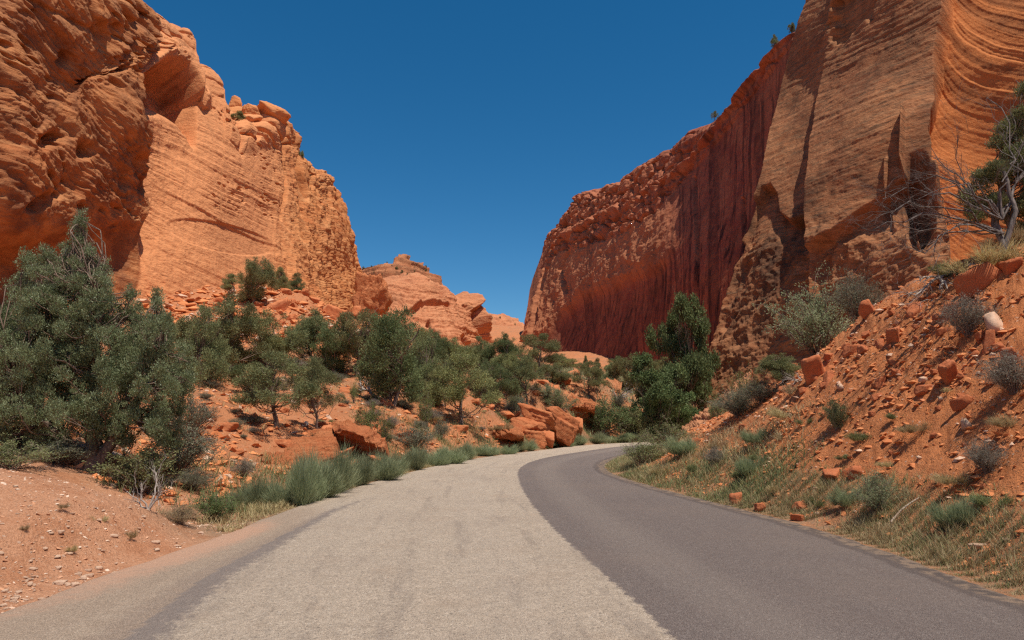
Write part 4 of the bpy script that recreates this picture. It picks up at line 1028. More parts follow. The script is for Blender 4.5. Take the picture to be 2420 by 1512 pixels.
S_ += [
 ('bush0','shrub','large open grey green shrub on the slope crest against the brown fin',1935,800,19,190,205,GR,'broom'),
 ('sage0','shrub','grey twiggy shrub joined to the right of the large open shrub',2030,745,17,120,125,GR,'grey'),
 ('sapling0','sapling','light yellow green sapling in front of the smooth foot of the fin',1762,945,29,90,125,GR,'yellow'),
 ('sapling1','sapling','thin leafed sapling at the left end of the slope crest',1690,985,31,76,95,GR,'yellow'),
 ('round2','pinyon_tree','low dark green pinyon spreading over the slope crest with dead roots',1850,905,22,125,72,GR,None),
 ('sage1','sagebrush','long blue grey sagebrush mat on the left end of the slope crest',1745,985,25,130,66,GR,'grey'),
 ('sage0','sagebrush','blue grey sagebrush beside the low pinyon',1800,950,23,90,56,GR,'grey'),
 ('greenbush0','bush','small round dark green bush alone in the middle of the bare slope',1978,1015,14.5,56,78,GR,'juniper'),
 ('sage1','bush','large round brown green broom bush near the foot of the slope',2070,1215,9.6,110,100,GR,'broom'),
 ('broom1','bush','small yellow green broom left of the large round broom bush',2005,1195,10.2,60,62,GR,None),
 ('sage0','sagebrush','grey sagebrush under the overhanging root ledge high on the slope',2290,795,11.5,110,100,GR,None),
 ('sage1','sagebrush','purplish grey sagebrush at the right picture edge on the slope',2395,925,9.4,130,100,GR,None),
 ('sage0','sagebrush','dark twiggy sagebrush below the purplish one at the right',2330,1115,8.2,90,80,GR,None),
 ('bush1','bush','dark blue green bush in the bend between road and slope',1520,1098,23,104,68,GR,'juniper'),
 ('bush0','bush','grey green bush leaning over the road end beneath the broadleaf thicket',1575,1062,30,110,70,GR,'juniper'),
 ('broom0','bush','light green broom behind the dark bush of the bend',1620,1075,25,90,60,GR,None),
 ('broom2','bush','pale green broom on the lower left slope',1790,1045,19,50,50,GR,None),
 ('broom1','bush','yellow green broom halfway down the left slope',1775,1120,16,70,60,GR,None),
 ('sage1','sagebrush','small dry sagebrush left of the yellow green broom',1690,1100,20,60,44,GR,None),
 ('broom0','bush','upright green broom at the right slope foot above the verge',2260,1240,7.6,90,90,GR,None),
]
for key, nm, lb, X, Y, d, wp, hp, g, mt in S_: put(key, nm, lb, X, Y, d, wp, hp, group=g, mat=mt)

for k, (X, Y, s_) in enumerate([(862,628,12),(878,625,9),(893,622,13),(906,634,9),(915,617,10),(926,614,9),(950,640,11),(985,622,10),(1000,626,12),(1008,634,9),(880,643,9),(934,628,11),(960,648,9),(1160,753,9),(1180,756,8),(1215,763,9),(900,648,8),(975,640,8)]):
    d_ = 205 if X < 1100 else 310
    o = put(('round1', 'round3')[k % 2], 'shrub', 'tiny dark shrub dotting the ledges of the distant mesa tops', X, Y, d_, 10, 10, 'shrub', 'shrubs on the distant mesa tops'); s_ *= RNG.uniform(.45, .95); q = snap(('mesa_cap', 'mesa_middle', 'mesa_far'), X + RNG.uniform(-6, 6), Y + RNG.uniform(-4, 16)); d_ = q[1]; o.location = tuple(q); o.scale = (s_ * d_ / F0,) * 2 + (s_ * .9 * d_ / F0,)
for k, (X, Y) in enumerate([(70,1250),(180,1300),(240,1235),(310,1270),(150,1200)]):
    put('tuft1', 'dry_weed', 'wiry dry weed standing on the near left dirt', X, Y, None, 20 + 5 * (k % 3), 18 + 4 * (k % 4), 'weed', 'dry weeds on the near left dirt')
# rabbitbrush along the left road edge
SL = random.Random(61)
for k in range(64):
    X = SL.uniform(440, 1330); Y = SL.uniform(870, 1085) if X < 900 else SL.uniform(900, 1050)
    q = hit(X, Y)
    if q is None or q[1] > 60 or float(road_dist(np.array([q[0]]), np.array([q[1]]))[2][0]) < 1.5: continue
    s_ = SL.uniform(16, 42) * (1 if q[1] < 35 else .7)
    kk3 = ('sage0', 'sage1', 'sage0', 'bush1', 'tuft0', 'sage1', 'gtuft1')[k % 7]
    put(kk3, 'scrub_bush', 'knee high grey scrub bush scattered on the bare soil of the left bank', X, Y, None, s_ * 1.3, s_ * .62, 'bush', 'low scrub scattered on the left bank', mat=('grey' if k % 3 else None))
xs = [(575,1205,62,80),(612,1200,66,95),(665,1196,74,110),(705,1192,92,152),(748,1180,92,150),(792,1166,92,140),(838,1150,84,112),(880,1138,76,92),(925,1126,76,84),(968,1115,70,76),(1010,1106,66,62),(1055,1097,64,56),
      (1100,1088,60,52),(1145,1080,54,40),(1190,1074,50,36),(1235,1068,50,34),(1280,1062,50,36),(1325,1058,50,40),(1370,1053,50,42),(1412,1048,46,34),(1450,1044,44,30),(1488,1040,40,28)]
wd_ = ['where the brush strip begins','second in the strip','lower clump','highest clump of the strip','dense clump','clump below the smooth slab','clump under the red ledge','clump right of the red ledge','thin clump','clump below the round grey green bush']
for i, (X, Y, a, b) in enumerate(xs):
    lb = ['grey green rabbitbrush at the near end of the roadside strip', 'small rabbitbrush second from the near end of the strip', 'rabbitbrush just before the tallest clumps of the strip',
          'tallest rabbitbrush of the roadside strip, its nearer clump', 'tall rabbitbrush in the thick of the strip below the smooth slab', 'tall rabbitbrush of the strip left of the red ledge foot',
          'rabbitbrush of the strip directly below the red overhanging ledge', 'rabbitbrush of the strip at the right end of the red ledge', 'rabbitbrush of the strip below the yellow green sapling', 'rabbitbrush of the strip below the round grey green bush',
          'rabbitbrush of the strip right of the round grey green bush', 'rabbitbrush of the strip left of the umbrella shaped juniper', 'rabbitbrush of the strip below the umbrella shaped juniper', 'rabbitbrush of the strip at the left foot of the rock outcrop',
          'low rabbitbrush of the strip below the lower outcrop rock', 'low rabbitbrush of the strip below the outcrop overhang', 'low rabbitbrush of the strip at the right end of the outcrop', 'low rabbitbrush of the strip below the tilted striped slab',
          'low rabbitbrush of the strip below the far overhanging rock', 'low rabbitbrush of the strip below the bright green leafy bush', 'low rabbitbrush of the strip below the pale rock shelf', 'farthest low rabbitbrush of the strip beside the broadleaf thicket'][i]
    _j = random.Random(i * 7 + 1); put(f'broom{(i * 5 + i // 3) % 3}', 'rabbitbrush', lb, X + _j.uniform(-8, 8), Y - _j.uniform(0, 6), None, a * _j.uniform(1.0, 1.5), b * _j.uniform(.75, 1.05), group='rabbitbrush strip along the left road edge')
    
# loose grass tufts on the slope
GG = 'grass tufts on the right talus slope'
r = random.Random(9); n = 0
for X, Y, s in [(1890,925,60),(1880,985,66),(1905,1000,40),(1860,1040,50),(2045,1040,64),(2150,1020,60),(2160,1180,56),(1800,1090,50),(1830,1160,60),(1745,1130,60),(1700,1060,50),(1960,1165,60),(1925,1195,54),(2320,640,120),(2250,650,90),(2370,600,110),(2190,700,60),
                (2120,990,40),(2250,1140,70),(2330,1195,80),(2400,1010,70),(2230,930,40),(1655,1115,54),(1850,1110,44),(2350,760,50),(1560,1120,50),(2110,1105,36),(1990,1090,36)]:
    put(('tuft0', 'tuft1', 'gtuft0', 'tuft1', 'gtuft1')[n % 5], 'grass_tuft', 'straw coloured grass tuft growing on the bare right talus slope', X, Y, None, s, s * .62, group=GG); n += 1

# ---------------------------------------------------------------- the big silvery juniper
HD = 10.6
blobs = [(190,522,11,34),(187,548,17,30),(112,612,14,40),(246,652,14,40),(312,685,12,32),(374,708,12,30),(58,672,18,44),(150,600,12,34),(190,560,20,60),(188,600,32,60),(205,650,46,60),(150,640,34,50),(110,660,56,70),(90,720,60,70),(180,730,80,80),(230,690,40,50),(40,760,80,90),(130,800,110,90),(230,800,90,90),(60,870,120,90),(170,890,120,90),
         (290,830,70,80),(308,720,18,50),(312,760,34,50),(372,740,22,40),(360,790,55,60),(390,850,60,70),(430,880,40,60),(340,900,80,80),(250,940,90,80),(90,960,120,70),(400,940,60,60),(330,1000,80,55),(400,1010,50,50),
         (20,980,90,70),(130,1030,70,35),(-60,800,100,120),(-80,930,110,110),(-160,880,80,110),(280,1040,50,30),(20,1040,60,30),(240,1000,60,40),(70,620,26,30),(262,740,36,46)]
rng = np.random.default_rng(3); C, R = [], []
base = hit(212, 1112); base = base if base is not None else pt(212, 1112, HD)
HD = base[1] + .3
for bx, by, rx, ry in blobs:
    k = int(6 + rx * ry / 260)
    for _ in range(k):
        v = rng.normal(size=3); v /= np.linalg.norm(v); v *= rng.uniform(.15, 1) ** .5
        dep = HD + v[1] * min(rx * 1.5, 170) * HD / F0 + .35 * math.sin(bx * .05)
        p = pt(bx + v[0] * rx, by + v[2] * ry, dep); C.append(p - base); R.append(rng.uniform(.8, 1.25) * (.060 + .0011 * min(rx, 70)))
C, R = np.array(C), np.array(R)
paths = []; tr = np.array([(0, 0, -.3), (.02, 0, .1), (-.02, .05, .5), (-.08, .1, 1.0), (-.1, .1, 1.7), (-.14, .05, 2.5), (-.15, 0, 3.2)]); trr = np.array([.19, .15, .12, .10, .075, .045, .015])
t2 = np.array([(.05, 0, -.25), (.1, .05, .15), (.3, .1, .55), (.55, .2, 1.0), (.8, .2, 1.6), (.95, .2, 2.2)]); t2r = np.array([.14, .12, .09, .07, .04, .015])
t3 = np.array([(-.05, 0, -.2), (-.25, .05, .2), (-.6, .05, .55), (-1.0, .1, .9), (-1.3, .1, 1.5)]); t3r = np.array([.13, .11, .08, .06, .02])
stems = [(tr, trr), (t2, t2r), (t3, t3r)]
for P, r_ in stems:
    tq = np.linspace(0, 1, 26); ts = np.linspace(0, 1, len(P)); Q = np.stack([np.interp(tq, ts, P[:, k]) for k in range(3)], 1); Q = np.vstack([Q[:1], (Q[:-2] + 2 * Q[1:-1] + Q[2:]) / 4, Q[-1:]]) + rng.normal(size=(26, 3)) * .012
    paths.append((Q, np.interp(tq, ts, r_)))
for c, rr in zip(C, R):
    i = int(np.argmin([abs(np.linalg.norm((P[1:] - c) * np.array([1, 1, .6]), axis=1).min()) for P, _ in stems])); P, r_ = stems[i]
    j = 1 + int(np.argmin(np.linalg.norm((P[1:] - c + np.array([0, 0, .3])) * np.array([1, 1, .8]), axis=1)))
    B, br = limb(P[j], c, rng, 8, .08, .15, .02, .006); paths.append((B, br))
    for _ in range(2): paths.append(limb(B[rng.integers(4, 8)], c + rng.normal(size=3) * rr * .8, rng, 4, 0, .1, .006, .002))
ho = link('juniper_tree', None, loc=tuple(base)); tag(ho, 'huge silvery green juniper with several spires on the near dirt berm', 'tree')
link('trunk', mesh2('silvery_juniper_trunk', tubes(paths, 6), MB_['dark'], True), ho)
link('crown', mesh2('silvery_juniper_crown', fill_clumps(C, R, 540000, .034, .0125, rng, 1.3, 18, 1.0, 1.3), ML['hero']), ho)

# ---------------------------------------------------------------- dead tree and green juniper on the right crest
def branchy(p0, p1, rng, r0, lev, out, spread=.5, droop=0.):
    P, r = limb(p0, p1, rng, 10, droop, .13, r0, r0 * .22); out.append((P, r))
    if lev <= 0: return
    L = np.linalg.norm(np.array(p1) - np.array(p0))
    for _ in range(7 if lev > 1 else 6):
        i = rng.integers(3, 9); d = (P[i + 1] - P[i]) / (np.linalg.norm(P[i + 1] - P[i]) + 1e-9)
        q = P[i] + (d + rng.normal(size=3) * spread) * L * rng.uniform(.22, .5) * np.array([1, 1, 1])
        branchy(P[i], q, rng, r[i] * .55, lev - 1, out, spread, droop)
b = hit(2372, 566); b = b if b is not None else pt(2372, 566, 12.3)
kk = b[1] / F0
rng = np.random.default_rng(17); out = []
for tx, ty, dy, r0 in [(2075,500,-.3,.042),(2110,520,.3,.04),(2170,470,-.7,.038),(2120,440,-.2,.036),(2060,545,-.6,.045),(2085,470,.2,.04),(2150,400,.5,.04),(2130,560,-.9,.035),(2200,350,.6,.04),(2260,300,.9,.045),(2330,230,.8,.05),(2400,190,1.2,.05),(2440,300,.7,.05),(2230,520,-.8,.03),(2290,420,-.3,.03),(2190,580,-1.1,.028)]:
    tip = pt(tx, ty, b[1] + dy) - b; r0 *= .62 if tx < 2250 else .5
    st = np.array([0, 0, .12 if ty > 480 else .38]); branchy(st, tip, rng, r0, 3 if ty > 280 else 2, out, .38, -.06 if ty > 400 else 0)
for a in ((0, 0, .9), (.2, .1, 1.35), (-.15, 0, .7)): out.append(limb((0, 0, -.3), a, rng, 8, 0, .1, .06, .03))
do = link('dead_juniper', None, loc=tuple(b)); tag(do, 'leafless dead juniper with long grey branches reaching left over the slope crest', 'tree')
link('trunk', mesh2('dead_juniper_wood', tubes(out, 5), MB_['grey'], True), do)
b2 = b + np.array([.9, .9, 0]); b2[2] = hz(b2[0], b2[1])
C, R = [], []
rng = np.random.default_rng(19)
for bx, by, rx, ry in [(2412,300,16,70),(2400,380,30,60),(2365,330,16,40),(2360,400,34,50),(2430,430,60,90),(2330,430,24,40),(2300,470,30,30),(2380,490,50,40),(2440,560,50,30),(2420,230,10,40),(2310,500,24,20),(2490,380,80,150),(2500,250,40,90)]:
    for _ in range(int(3 + rx * ry / 420)):
        v = rng.normal(size=3); v /= np.linalg.norm(v); v *= rng.uniform(.2, 1) ** .5
        C.append(pt(bx + v[0] * rx, by + v[2] * ry, b2[1] + v[1] * rx * kk) - b2); R.append(rng.uniform(.10, .2))
C, R = np.array(C), np.array(R); paths = [limb((0, 0, -.3), (.25, 0, 2.7), rng, 12, 0, .06, .11, .02)]; P = paths[0][0]
for c, rr in zip(C, R):
    j = int(np.argmin(np.abs(P[:, 2] - c[2] * .7))); B, br = limb(P[j], c, rng, 7, .05, .12, .018, .005); paths.append((B, br))
    for _ in range(3): paths.append(limb(B[rng.integers(3, 7)], c + rng.normal(size=3) * rr * .8, rng, 4, 0, .1, .005, .002))
go2 = link('juniper_tree', None, loc=tuple(b2)); tag(go2, 'green juniper at the right picture edge behind the leafless dead one', 'tree')
link('trunk', mesh2('edge_juniper_trunk', tubes(paths, 5), MB_['dark'], True), go2)
link('crown', mesh2('edge_juniper_crown', fill_clumps(C, R, 90000, .045, .016, rng, .9, 14), ML['juniper']), go2)

# dead wood
def deadwood(name, label, X, Y, tips, r0, seed, lev=2, mat='dead', lift=0.):
    q = hit(X, Y); q = q + np.array([0, 0, lift]); rng = np.random.default_rng(seed); out = []
    for tx, ty, dd in tips: branchy((0, 0, -.02), pt(tx, ty, q[1] + dd) - q, rng, r0, lev, out, .4)
    o = link(name, mesh2(name, tubes(out, 5), MB_[mat], True), loc=tuple(q)); return tag(o, label, 'dead wood')
deadwood('dead_branch', 'bleached dead branch with upright twigs on the berm below the silvery juniper', 350, 1205, [(300,1160,.2),(335,1140,0),(360,1110,.2),(385,1120,-.1),(375,1150,.3),(290,1190,-.3)], .016, 4)
deadwood('dead_roots', 'tangle of bleached roots on the edge of the red soil bank', 1460, 945, [(1482,915,-.5),(1445,968,-.8),(1478,940,0),(1450,925,.2),(1490,925,.3)], .09, 5, 2)
deadwood('bleached_limb', 'bleached bare limb rising out of the half dead juniper under the giant boulder', 848, 850, [(865,765,-.6),(838,790,-.4),(905,800,-1.2),(880,755,-.4),(860,815,-.8)], .11, 6, 2)
deadwood('fallen_log', 'fallen grey trunk lying on bare soil left of the thick trunked juniper', 905, 950, [(850,885,.8),(870,905,.2),(880,925,-.2)], .13, 7, 1)
deadwood('dead_branch', 'bleached dead twigs at the right end of the low pinyon on the crest', 1895, 900, [(1860,885,-.2),(1870,900,-.3),(1880,880,.1),(1850,905,-.1)], .02, 8, 2)
deadwood('exposed_roots', 'exposed dark and bleached roots hanging from the ledge high on the slope', 2225, 672, [(2140,690,-.3),(2175,665,-.2),(2210,735,-.5),(2235,700,-.4),(2270,640,.1)], .035, 10, 2, lift=.18)
q0, q1 = hit(2105, 1238), hit(2172, 1183)
o = link('fallen_stick', mesh2('fallen_stick', tubes([limb(q0 + [0, 0, .03], q1 + [0, 0, .05], np.random.default_rng(2), 9, -.02, .03, .017, .010)], 6), MB_['stick'], True)); tag(o, 'pale bare stick lying on red dirt right of the large round broom bush', 'stick')
# ---------------------------------------------------------------- rocks
def rock_mesh(name, seed, sub=5, flat=.7, planes=11, rnd=.06, rough=.16, mat=None, dmin=.62):
    import bmesh
    bm = bmesh.new(); bmesh.ops.create_icosphere(bm, subdivisions=sub, radius=1)
    V = np.array([v.co[:] for v in bm.verts]); F = np.array([[v.index for v in f.verts] for f in bm.faces]); bm.free()
    rng = np.random.default_rng(seed)
    N = rng.normal(size=(planes, 3)); N /= np.linalg.norm(N, axis=1, keepdims=True); N = np.vstack([N, [[0, .08, 1], [0, 0, -1]]])
    D = np.r_[rng.uniform(dmin, 1, planes), rng.uniform(.5, .75) if dmin < .8 else .95, .6 if dmin < .8 else .95]
    c = V @ N.T; t = np.where(c > .05, D / np.maximum(c, .05), 9)
    r = -rnd * np.log(np.exp(-t / rnd).sum(1)); V = V * r[:, None]
    V *= 1 + rough * (fbm(V * 1.0, .6, 5, seed, .6)[:, None] + .5 * fbm(V * np.array([.4, .4, 3.2]), .8, 3, seed + 5)[:, None])
    V -= (V.max(0) + V.min(0)) / 2; V /= (V.max(0) - V.min(0)); V[:, 2] += .5
    return np_mesh(name, V, F, [mat or M_rock], smooth=True, attrs=dict(varn=.0 * V[:, 0], pale=.3 + 0 * V[:, 0], stain_shade=0 * V[:, 0], lich=0 * V[:, 0]))
def put_rock(me, name, label, X, Y, wpx, hpx, dep=1.0, rz=0, ry=0, rx=0, sink=.12, d=None, cat='boulder', group=None):
    q = hit(X, Y) if d is None else pt(X, Y, d)
    k = q[1] / F0; W_, H_ = wpx * k, hpx * k
    o = link(name, me, loc=(q[0], q[1] + W_ * dep * .35, q[2] - H_ * sink)); o.scale = (W_, W_ * dep, H_ * (1 + sink)); o.rotation_euler = (rx, ry, rz)
    return tag(o, label, cat, group)
RM = [rock_mesh(f'boulder_{k}', 100 + k, 5, planes=(9, 12, 8, 14, 10, 7)[k], rnd=(.05, .07, .04, .09, .05, .035)[k]) for k in range(6)]
GB = 'boulders of the talus under the left cliff'
M_giant = rock_mat('giant_block_sandstone', (.52, .175, .065), (.42, .115, .04), (.58, .235, .10), bumpd=1.0, grain=3, layer=(.8, .8, 3))
put_rock(rock_mesh('giant_boulder_shape', 231, 6, planes=8, rnd=.03, rough=.34, mat=M_giant), 'boulder', 'giant block boulder standing alone at the right end of the left cliff', 866, 756, 104, 122, .9, .3, .1, .36, sink=.02, d=80, group=GB)
put_rock(RM[2], 'boulder', 'broad roof shaped slab boulder split by a dark face', 545, 738, 100, 56, .7, .2, .12, 0, d=62, group=GB)
put_rock(RM[0], 'boulder', 'rounded boulder propped against the left of the split slab', 515, 742, 66, 40, .8, 1.3, 0, 0, d=60, group=GB)
put_rock(RM[5], 'boulder', 'tilted leaning slab boulder with shaded lower right face', 662, 760, 82, 52, .6, .4, -.45, 0, d=60, group=GB)
put_rock(RM[4], 'boulder', 'long tilted boulder sloping down between leaning slab and giant block', 764, 774, 84, 60, .7, -.5, .4, .1, d=64, group=GB)
put_rock(RM[3], 'boulder', 'round boulder just below the giant block', 880, 770, 36, 32, .9, .8, .2, 0, d=68, group=GB)
put_rock(RM[1], 'boulder', 'smaller round boulder at the lower left corner of the giant block', 838, 744, 32, 24, .9, 2.1, 0, 0, d=70, group=GB)
put_rock(RM[0], 'boulder', 'orange boulder showing among juniper tops below the giant block', 876, 790, 24, 16, .9, 2.9, 0, 0, d=66, group=GB)
put_rock(RM[3], 'rock_dome', 'smooth pale rock dome at the foot of the red streaked wall', 1340, 905, 62, 34, 1.2, .3, 0, 0, sink=.2, d=62)
r = random.Random(44)
for k in range(120):
    X = r.uniform(590, 850); Y = r.uniform(672, 775) if X > 640 else r.uniform(700, 780)
    if Y < 672 + (X - 700) * .45: continue
    s = 7 + 17 * r.random() ** 2.2
    q = hit(X, Y)
    if q is None or q[1] > 110: continue
    put_rock(RM[k % 6], 'talus_block', 'orange sandstone block in the loose rubble of the left talus', X, Y, s * 1.25, s * .72, .9, r.uniform(0, 6), r.uniform(-.3, .3), r.uniform(-.3, .3), cat='rock', group='blocks of the left talus')
KM = [rock_mesh(f'rim_knob_{k}', 180 + k, 5, planes=26, rnd=.10, rough=.22, mat=M_left, dmin=.86) for k in range(3)]
for lb, X, Y, a, b, k in [('balanced drum shaped boulder on the rim of the left cliff',557,276,34,44,1),('broad dome boulder on the rim of the left cliff',645,306,84,44,0),('small dome left of the broad one on the cliff rim',592,300,44,34,2)]:
    q = snap(('cliff_left',), X, Y - 30, into=1.2)
    if q is None: continue
    kk_ = q[1] / F0
    o = link('rim_boulder', KM[k], loc=(q[0], q[1], q[2] - b * kk_ * .45)); o.scale = (a * kk_, a * kk_, b * kk_ * 1.1); o.rotation_euler = (0, 0, k * 1.3)
    tag(o, lb, 'boulder', 'rounded boulders on the left cliff rim')
# right slope stones
M_rrock = rock_mat('slope_stone', (.50, .15, .058), (.42, .11, .04), (.56, .21, .095), bumpd=.05, grain=8, layer=(.6, .6, 3))
M_prock = rock_mat('pale_stone', (.62, .40, .27), (.55, .32, .20), (.66, .46, .33), bumpd=.02, grain=16, layer=(1, 1, 2))
RR = [rock_mesh(f'slope_rock_{k}', 140 + k, 4, planes=(11, 13, 10, 14, 12, 9)[k], rnd=.04, mat=M_rrock) for k in range(6)]
PR = [rock_mesh(f'pale_rock_{k}', 160 + k, 3, planes=9, rnd=.05, mat=M_prock) for k in range(4)]
for me in RR[4:5]: pass
GQ = 'large stones of the right slope'
for k, (lb, X, Y, a, b, rz, ry) in enumerate([
 ('big square block jutting from the slope below the low pinyon',1940,885,92,64,.3,-.3),
 ('thin slab standing on edge left of the slope middle',1960,905,36,44,1.2,.5),
 ('flat block upper left of the standing slabs',2020,835,50,30,.2,-.2),
 ('wide stone lying under the root ledge',2120,800,54,40,.6,-.3),
 ('paired block left of the wide stone under the roots',2085,815,34,30,1.9,.2),
 ('large pale orange boulder near the crest right of the roots',2345,672,110,66,.2,-.35),
 ('smooth leaning slab with dark shadowed left face',2260,885,70,60,.5,-.6),
 ('tall slab standing upright by the grey sagebrush',2340,830,44,62,.4,.2),
 ('block wedged under the exposed roots',2165,745,50,48,.9,.3),
 ('narrow stone right under the exposed roots',2240,760,36,56,1.6,-.2),
 ('tilted stone below the crest left of the roots',2060,740,48,36,.2,-.4),
 ('low stone in the middle of the bare slope',2290,955,56,30,.1,-.3),
 ('angular stone right of the small round dark bush',2080,915,40,34,.7,.2),
 ('dark faced stone at the far right of the slope',2400,850,60,50,.5,-.3),
 ('flat stone right of the standing slab on the upper slope',2190,925,46,22,.2,-.3),
 ('long flat slab lying downhill in the lower slope middle',1975,1125,70,22,.6,-.35),
 ('pale block half buried above the round broom bush',2030,1125,48,30,.4,-.2),
 ('reddish block beside the pale half buried one',2002,1130,26,34,.9,0),
 ('wide ledge stone at the upper right picture edge',2405,630,90,40,.4,-.3),
 ('small crest stone left of the large open shrub',1880,880,34,28,.4,.2),
 ('white topped stone at the left foot of the slope',1640,1052,28,22,.4,.2),
 ('red stone at the left slope beside the white topped one',1755,1020,30,20,.8,.1)]):
    put_rock(RR[k % 6], 'slope_stone', lb, X, Y, a * .8, b * .8, .9, rz, ry, .1, sink=.5, cat='rock', group=GQ)
for lb, X, Y, a, b, k in [('two toned stone standing in the verge grass at the slope foot',1744,1192,32,26,3),('orange stone in the verge grass right of the two toned one',1800,1210,36,20,1),('low orange stone in the grass before the round broom bush',1895,1205,40,18,2),('flat orange stone beside the road edge tuft',1890,1232,42,16,0)]:
    put_rock(RR[k], 'verge_stone', lb, X, Y, a, b, .8, k, .1, 0, sink=.1, cat='rock', group='stones lying in the right verge')
put_rock(PR[1], 'pale_stone', 'white stone at the right road verge below the tall green broom', 2314, 1302, 40, 17, .7, .3, 0, 0, sink=.05, cat='rock')
put_rock(PR[0], 'pale_stone', 'pinkish white stone pair member under the dark twiggy sagebrush', 2290, 1010, 36, 26, .7, .9, 0, 0, sink=.1, cat='rock')
put_rock(rock_mesh('angular_pale_shape', 177, 4, planes=8, rnd=.02, mat=M_prock), 'pale_stone', 'pinkish white stone beside the grey sagebrush near the crest', 2365, 778, 66, 40, .7, .9, -.2, 0, sink=.3, cat='rock')
put_rock(PR[3], 'pale_stone', 'scrap white stone on the smooth slab near the brush strip', 590, 1102, 26, 9, .7, .9, 0, 0, sink=.05, cat='rock')
r = random.Random(77)
for k in range(235):
    X = r.uniform(1700, 2440); cl = np.interp(X, [1700, 1900, 2100, 2419], [985, 885, 700, 575]); fl = np.interp(X, [1700, 2000, 2419], [1130, 1180, 1240])
    f = r.random() ** 1.7; Y = cl + 12 + (fl - cl) * f
    if k % 3 == 0: X = r.uniform(2020, 2380); Y = r.uniform(720, 930)
    q = hit(X, Y)
    if q is None or q[1] > 34: continue
    s = (5 + 18 * r.random() ** 3.4) * (1.1 if Y < 950 else .7)
    put_rock((RR + PR[:1])[k % 7] if k % 4 else RR[k % 6], 'small_stone', 'loose red stone lying on the right talus slope', X, Y, s * 1.2, s * .75, .9, r.uniform(0, 6), r.uniform(-.4, .4), r.uniform(-.4, .4), sink=.15, cat='rock', group='loose stones of the right talus slope')
# stones on the near left dirt
for k in range(230):
    X = r.uniform(-10, 540) if k % 3 else r.uniform(0, 200); Y = r.uniform(1150, 1460) if k % 3 else r.uniform(1340, 1460)
    if Y > 1470 - X * .42 or Y < 1140 + X * .16: continue
    q = hit(X, Y)
    if q is None or q[1] > 14: continue
    s = (3 + 10 * r.random() ** 3) * (.75 + (Y - 1150) / 500)
    put_rock(PR[k % 4], 'pebble', 'flat pale stone on the near left dirt shoulder', X, Y, s * 1.7, s * .55, .8, r.uniform(0, 6), 0, 0, sink=.25, cat='rock', group='pale stones on the near left dirt')

for lb, X, Y, a, b, d, k in [('broken block below the left end of the large outcrop',1190,1052,34,24,35,0),('cracked block under the right end of the large outcrop',1292,1050,30,26,36,1),('small orange block at the left foot of the low jutting rock',1128,1060,34,16,33.5,2),
  ('wedge block between the large outcrop and the tilted slab',1268,1046,26,30,37,3),('rough block at the foot of the tilted slab',1338,1044,34,30,39,0),('dark sided block leaning on the tilted slab end',1360,1022,28,30,41,1),
  ('layered block above the low jutting rock',1158,1016,44,20,36,2),('flat block lying left of the large outcrop top',1196,985,40,14,39,3),('orange block on the bank left of the far overhang',1318,985,30,20,44,0),('bank edge block above the far overhang',1300,925,46,18,48,1),
  ('round orange block halfway down the orange bank',1296,958,30,16,46,2),('ledge block at the left end of the red overhanging ledge',775,1030,40,20,22,3),('broken plate in front of the red ledge foot',815,1078,50,14,20.6,0),('layered plate under the right end of the red ledge',880,1090,44,14,20.4,1)]:
    put_rock(RM[(k + 2) % 6] if k % 2 else RM[5], 'outcrop_block', lb, X, Y, a * 1.1, b * 1.2, .9, k * 1.7, .25 * (k - 1.5), .15, sink=.25, d=d, cat='rock', group='broken blocks around the rock outcrops')
r = random.Random(88); LS = [rock_mesh(f'bank_slab_{k}', 200 + k, 4, planes=9, rnd=.03, rough=.2) for k in range(4)]
for k in range(110):
    X = r.uniform(470, 1340); Y = r.uniform(890, 1090) if X < 900 else r.uniform(905, 1050)
    q = hit(X, Y)
    if q is None or q[1] > 62 or float(road_dist(np.array([q[0]]), np.array([q[1]]))[2][0]) < 1.2: continue
    s = 6 + 34 * r.random() ** 2.6
    put_rock(LS[k % 4], 'bank_stone', 'flat orange sandstone slab half sunk in the soil of the left bank', X, Y, s * 1.5, s * .5, .9, r.uniform(0, 6), r.uniform(-.15, .15), r.uniform(-.1, .2), sink=.4, cat='rock', group='half sunk slabs of the left bank')

